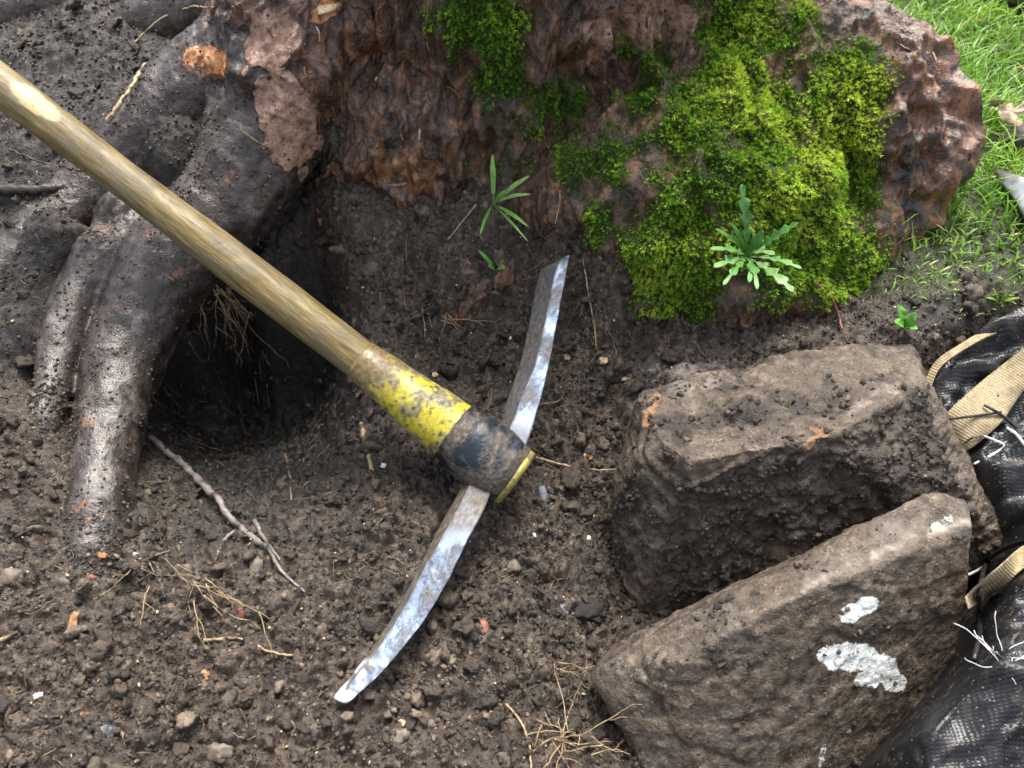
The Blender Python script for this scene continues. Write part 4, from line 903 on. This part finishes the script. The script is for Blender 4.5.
hairs(200, 590, 14, .02, .06, (.5, -.5, -.2), 'spread of pale root hairs on soil right of the thick root foot', 202)
hairs(560, 745, 26, .016, .055, (.2, -.2, .15), 'brush of straw coloured root fibres near the slab stone', 203)
hairs(440, 315, 10, .014, .05, (0, -.3, -.6), 'sparse root hairs curling out of the bank behind the mattock', 204)
hairs(205, 305, 8, .01, .05, (.5, -.2, -.6), 'thin hairs hanging off the thick root edge into the hollow', 205)
hairs(560, 665, 8, .006, .03, (.1, -.2, -.4), 'small tuft of orange fibres on soil left of the stones', 207)

# ------------------------------------------------------------------ chips, pebbles, crumbs one can point to
def chip(name, px, py, w, h, ang, mat, label, cat, thick=.35, on='soil', seed=0, sub=3):
    p = hit(px, py)[0] if on == 'all' else ghit(px, py); dep = (p-CAM)@FW; a, b = w*dep/FPX/2, h*dep/FPX/2
    V0, F0 = ico(sub); V0 = np.sign(V0)*np.abs(V0)**.75
    V0 = V0*(1+.34*vn(V0+seed*5.3, 1.3, 300+seed)+.2*vn(V0, 3.1, 320+seed)+.12*vn(V0, 7, 330+seed))[:, None]*np.array([a, b, min(a, b)*thick])
    c, s = math.cos(R(-ang)), math.sin(R(-ang)); u = RT*c+UP*s; v = -RT*s+UP*c; n = np.array([0, -.35, .94]); u = u-n*(u@n); v = v-n*(v@n)
    V = p+V0[:, :1]*u+V0[:, 1:2]*v+V0[:, 2:]*n + n*min(a, b)*thick*.6
    return tag(link(name, nm(name, V, F0), mat), label, cat)
C_ = [('wood_chip',443,410,28,9,-10,REDB,'reddish bark chip lying in soil above the mattock socket','chip'),
 ('wood_chip',484,627,8,18,-10,REDB,'rusty red bark sliver standing below the mattock blade','chip'),
 ('wood_chip',74,622,9,20,0,CHIPO,'bright orange wood chip on the foot of the thick root','chip'),
 ('wood_chip',90,577,10,6,0,REDB,'small red chip on the muddy lower root','chip'),
 ('wood_chip',100,554,14,7,20,CHIPO,'orange splinter resting high on the lower root','chip'),
 ('wood_chip',80,716,22,10,10,CHIPO,'wide orange wood chip half buried in the mound','chip'),
 ('wood_chip',412,728,24,10,25,CHIPP,'flat yellowish wood chip below the blade tip','chip'),
 ('wood_chip',398,738,22,18,0,PEB,'tan crumbly lump beside the flat yellowish chip','chip'),
 ('wood_chip',320,214,7,22,-8,REDB,'upright reddish splinter stuck in bark above the handle','chip'),
 ('wood_chip',328,8,26,14,-35,CHIPP,'pale fresh chip wedged in bark near the top','chip'),
 ('wood_chip',604,361,9,7,0,CHIPP,'cream chip on soil right of the upper blade','chip'),
 ('wood_chip',625,378,10,6,-20,CHIPP,'cream flake on soil close to the stone block corner','chip'),
 ('wood_chip',568,353,8,16,10,CHIPP,'cream curl of wood beside the upper blade','chip'),
 ('wood_chip',588,457,8,8,0,CHIPO,'orange nub on soil between socket and stone block','chip'),
 ('wood_chip',433,374,10,6,30,CHIPP,'pale flake on the muddy ridge above the collar','chip'),
 ('wood_chip',417,358,10,6,20,CHIPP,'pale sliver on the ridge next to the handle','chip'),
 ('wood_chip',256,570,13,24,15,PEB,'flat brown woody slab on soil below the grey root strand','chip'),
 ('wood_chip',205,675,10,10,0,CHIPO,'orange tan nugget in loose soil','chip'),
 ('wood_chip',243,613,9,12,-15,REDB,'pinkish brown chip in loose soil below the root strand','chip'),
 ('pebble',543,495,8,22,-10,SLATE,'blue slate chip standing in soil below the socket','pebble'),
 ('pebble',563,611,11,18,5,SLATE,'smooth grey pebble in soil near the stones','pebble'),
 ('pebble',513,567,14,12,0,PEB,'rounded brown pebble in soil right of the lower blade','pebble'),
 ('soil_clod',499,361,18,15,0,CRUMB,'rounded soil clod in the bank behind the upper blade','clod'),
 ('pebble',220,752,24,18,0,PEB,'tan pebble among clods at the bottom','pebble'),
 ('pebble',300,752,20,16,0,PEB,'brown pebble half hidden among bottom clods','pebble'),
 ('soil_clod',590,612,30,24,0,CRUMB,'dark muddy lump tucked at the foot of the stone block','clod'),
 ('pebble',108,732,18,14,0,SLATE,'grey stone chip on the heaped clods','pebble'),
 ('pebble',652,315,12,8,10,PEB,'small pale stone in the bank below the moss','pebble'),
 ('pebble',15,577,24,16,0,PEB,'brown stone at the edge left of the thick root','pebble'),
 ('lime_crumb',38,696,9,6,-30,LIMEST,'white lump on the heaped clods','crumb'),
 ('lime_crumb',136,555,7,6,0,LIMEST,'white lump beside the thick root foot','crumb'),
 ('lime_crumb',385,466,9,5,0,LIMEST,'white lump in soil under the yellow collar','crumb'),
 ('lime_crumb',588,538,5,5,0,LIMEST,'white lump on open soil left of the stone block','crumb'),
 ('lime_crumb',534,536,4,7,0,LIMEST,'white fleck on soil below the blue slate chip','crumb'),
 ('lime_crumb',510,338,6,5,0,LIMEST,'white fleck in the bank left of the upper blade','crumb'),
 ('lime_crumb',580,443,8,6,-20,LIMEST,'white flake on soil right of the socket','crumb')]
for i, (nme, px, py, w, h, a, mt, lab, cat) in enumerate(C_):
    chip(nme, px, py, w, h, a, mt, lab, cat, .35 if nme == 'wood_chip' else .7, 'all' if py < 230 or px < 130 and py < 640 else 'soil', i, 4 if nme == 'soil_clod' else 3)

# ------------------------------------------------------------------ bits on the bag
def strand(name, pts, r, mat, label, cat, lift=.003, seed=0, flat=None):
    Q = []
    for px, py in pts:
        p = hit(px, py)[0]; Q.append(p+(CAM-p)/np.linalg.norm(CAM-p)*lift)
    C3 = spline(Q, 40); V, F = tube(C3, r, 8); return tag(link(name, nm(name, V, F), mat), label, cat)
strand('plastic_tie', [(984,436),(994,440),(1004,446),(990,456),(974,464)], .0012, WHITEP, 'bent white plastic tie on the black bag under the broad strap', 'tie', .004)
strand('plastic_tie', [(1007,428),(1016,434),(1024,444),(1036,460)], .0014, WHITEP, 'curved white plastic tie on the black bag near the frame edge', 'tie', .004)
strand('plastic_tie', [(968,575),(976,571),(984,566)], .0014, WHITEP, 'short white tie beside the narrow strap', 'tie', .004)
strand('cord', [(950,419),(975,416),(1001,412)], .0013, BLACKP, 'thin black cord lying across the broad cream strap', 'cord', .003)
strand('cord', [(984,405),(1000,414),(1016,428)], .0014, BLACKP, 'short black stick crossing the edge of the broad strap', 'cord', .004)
strand('cord', [(964,444),(972,438),(983,436)], .0010, BLACKP, 'little black loop at the end of the broad strap', 'cord', .003)
strand('cord', [(1030,540),(1010,546),(992,556),(985,566),(980,590),(978,612),(980,630),(974,660)], .0022, BLACKP, 'black cord looped over the narrow cream strap', 'cord', .014)
rs = np.random.default_rng(5); P_ = []
b = hit(1000, 655)[0]+np.array([0, -.003, .006])
for k in range(16):
    d = np.array([rs.normal(.1, .7), rs.normal(.3, .6), rs.normal(.15, .12)]); t = np.linspace(0, 1, 14)[:, None]; L = rs.uniform(.012, .034); c = b+rs.normal(0, .006, 3)*[1, 1, .2]+d*L*t; c = c+.008*t*np.column_stack([fbm(c+k, 60, 2, k+q) for q in range(3)]); P_.append(tube(c, .00035, 4))
V, F = merge(P_); tag(link('thread_tangle', nm('thread_tangle', V, F), WHITEP), 'tangle of white threads on the black woven fabric', 'threads')

# ------------------------------------------------------------------ things on the lawn
def slab(name, pts, thick, mat, label, cat, bend=.0):
    """thin folded sheet from an outline on the ground"""
    P = np.array([ghit(px, py) for px, py in pts]); c = P.mean(0); n = len(P); zt = P[:, 2].max()+.012
    rings = []
    for s in np.linspace(1, .08, 10):
        q = c+(P-c)*s; q[:, 2] = zt+bend*(1-s)+.004*vn(q, 40, 400); rings.append(q)
    V = np.vstack(rings); I = np.arange(10*n).reshape(10, n); F = []
    J = np.roll(I, -1, axis=1); f = np.stack([I[:-1], J[:-1], J[1:], I[1:]], -1).reshape(-1, 4); o = len(V)
    V = np.vstack([V, V-[0, 0, thick]]); F = [np.vstack([f, f[:, ::-1]+o, np.stack([I[0], I[0]+o, J[0]+o, J[0]], -1)])]
    F.append(np.array(I[-1])[None]); m = nm(name, V, F[:1]); return tag(link(name, m, mat), label, cat)
slab('plastic_sheet', [(987,181),(1000,182),(1024,188),(1060,192),(1070,250),(1040,262),(1024,243),(1010,214),(997,196)], .003, SHEET, 'folded grey blue sheet lying on the grass', 'sheet', .02)
def rock(name, px, py, r, sc, mat, label):
    p = ghit(px, py); V0, F0 = ico(4); V = V0*np.array(sc)*r*(1+.25*vn(V0, 1.3, 410)+.1*vn(V0, 4, 411))[:, None]+p+[0, 0, r*sc[2]*.6]
    tag(link(name, nm(name, V, F0), mat), label, 'stone')
rock('dark_stone', 1026, 152, .030, (1, .8, .8), DARKST, 'dark lump sitting in the grass above the grey blue sheet')
rock('dark_stone', 1030, 8, .05, (1, .8, .8), DARKST, 'black lump in the far corner of the lawn')
# dry leaf: lobed outline, cupped
p = ghit(1000, 130)+np.array([0, 0, .028]); a = np.linspace(0, 2*math.pi, 64, endpoint=False); rr = .022*(1+.35*np.cos(5*a)+.12*np.cos(11*a)); ringsV = []
for s in np.linspace(1, .05, 7): ringsV.append(np.column_stack([p[0]+rr*s*np.cos(a), p[1]+.9*rr*s*np.sin(a), p[2]+.012*s*s*np.cos(2*a)+.003*np.sin(7*a)*s]))
V = np.vstack(ringsV); I = np.arange(7*64).reshape(7, 64); J = np.roll(I, -1, axis=1)
o = tag(link('dry_leaf', nm('dry_leaf', V, np.stack([I[:-1], J[:-1], J[1:], I[1:]], -1).reshape(-1, 4)), DRYLEAF), 'curled dry brown leaf lying on the green grass', 'leaf')
md = o.modifiers.new('thickness', 'SOLIDIFY'); md.thickness = .0006
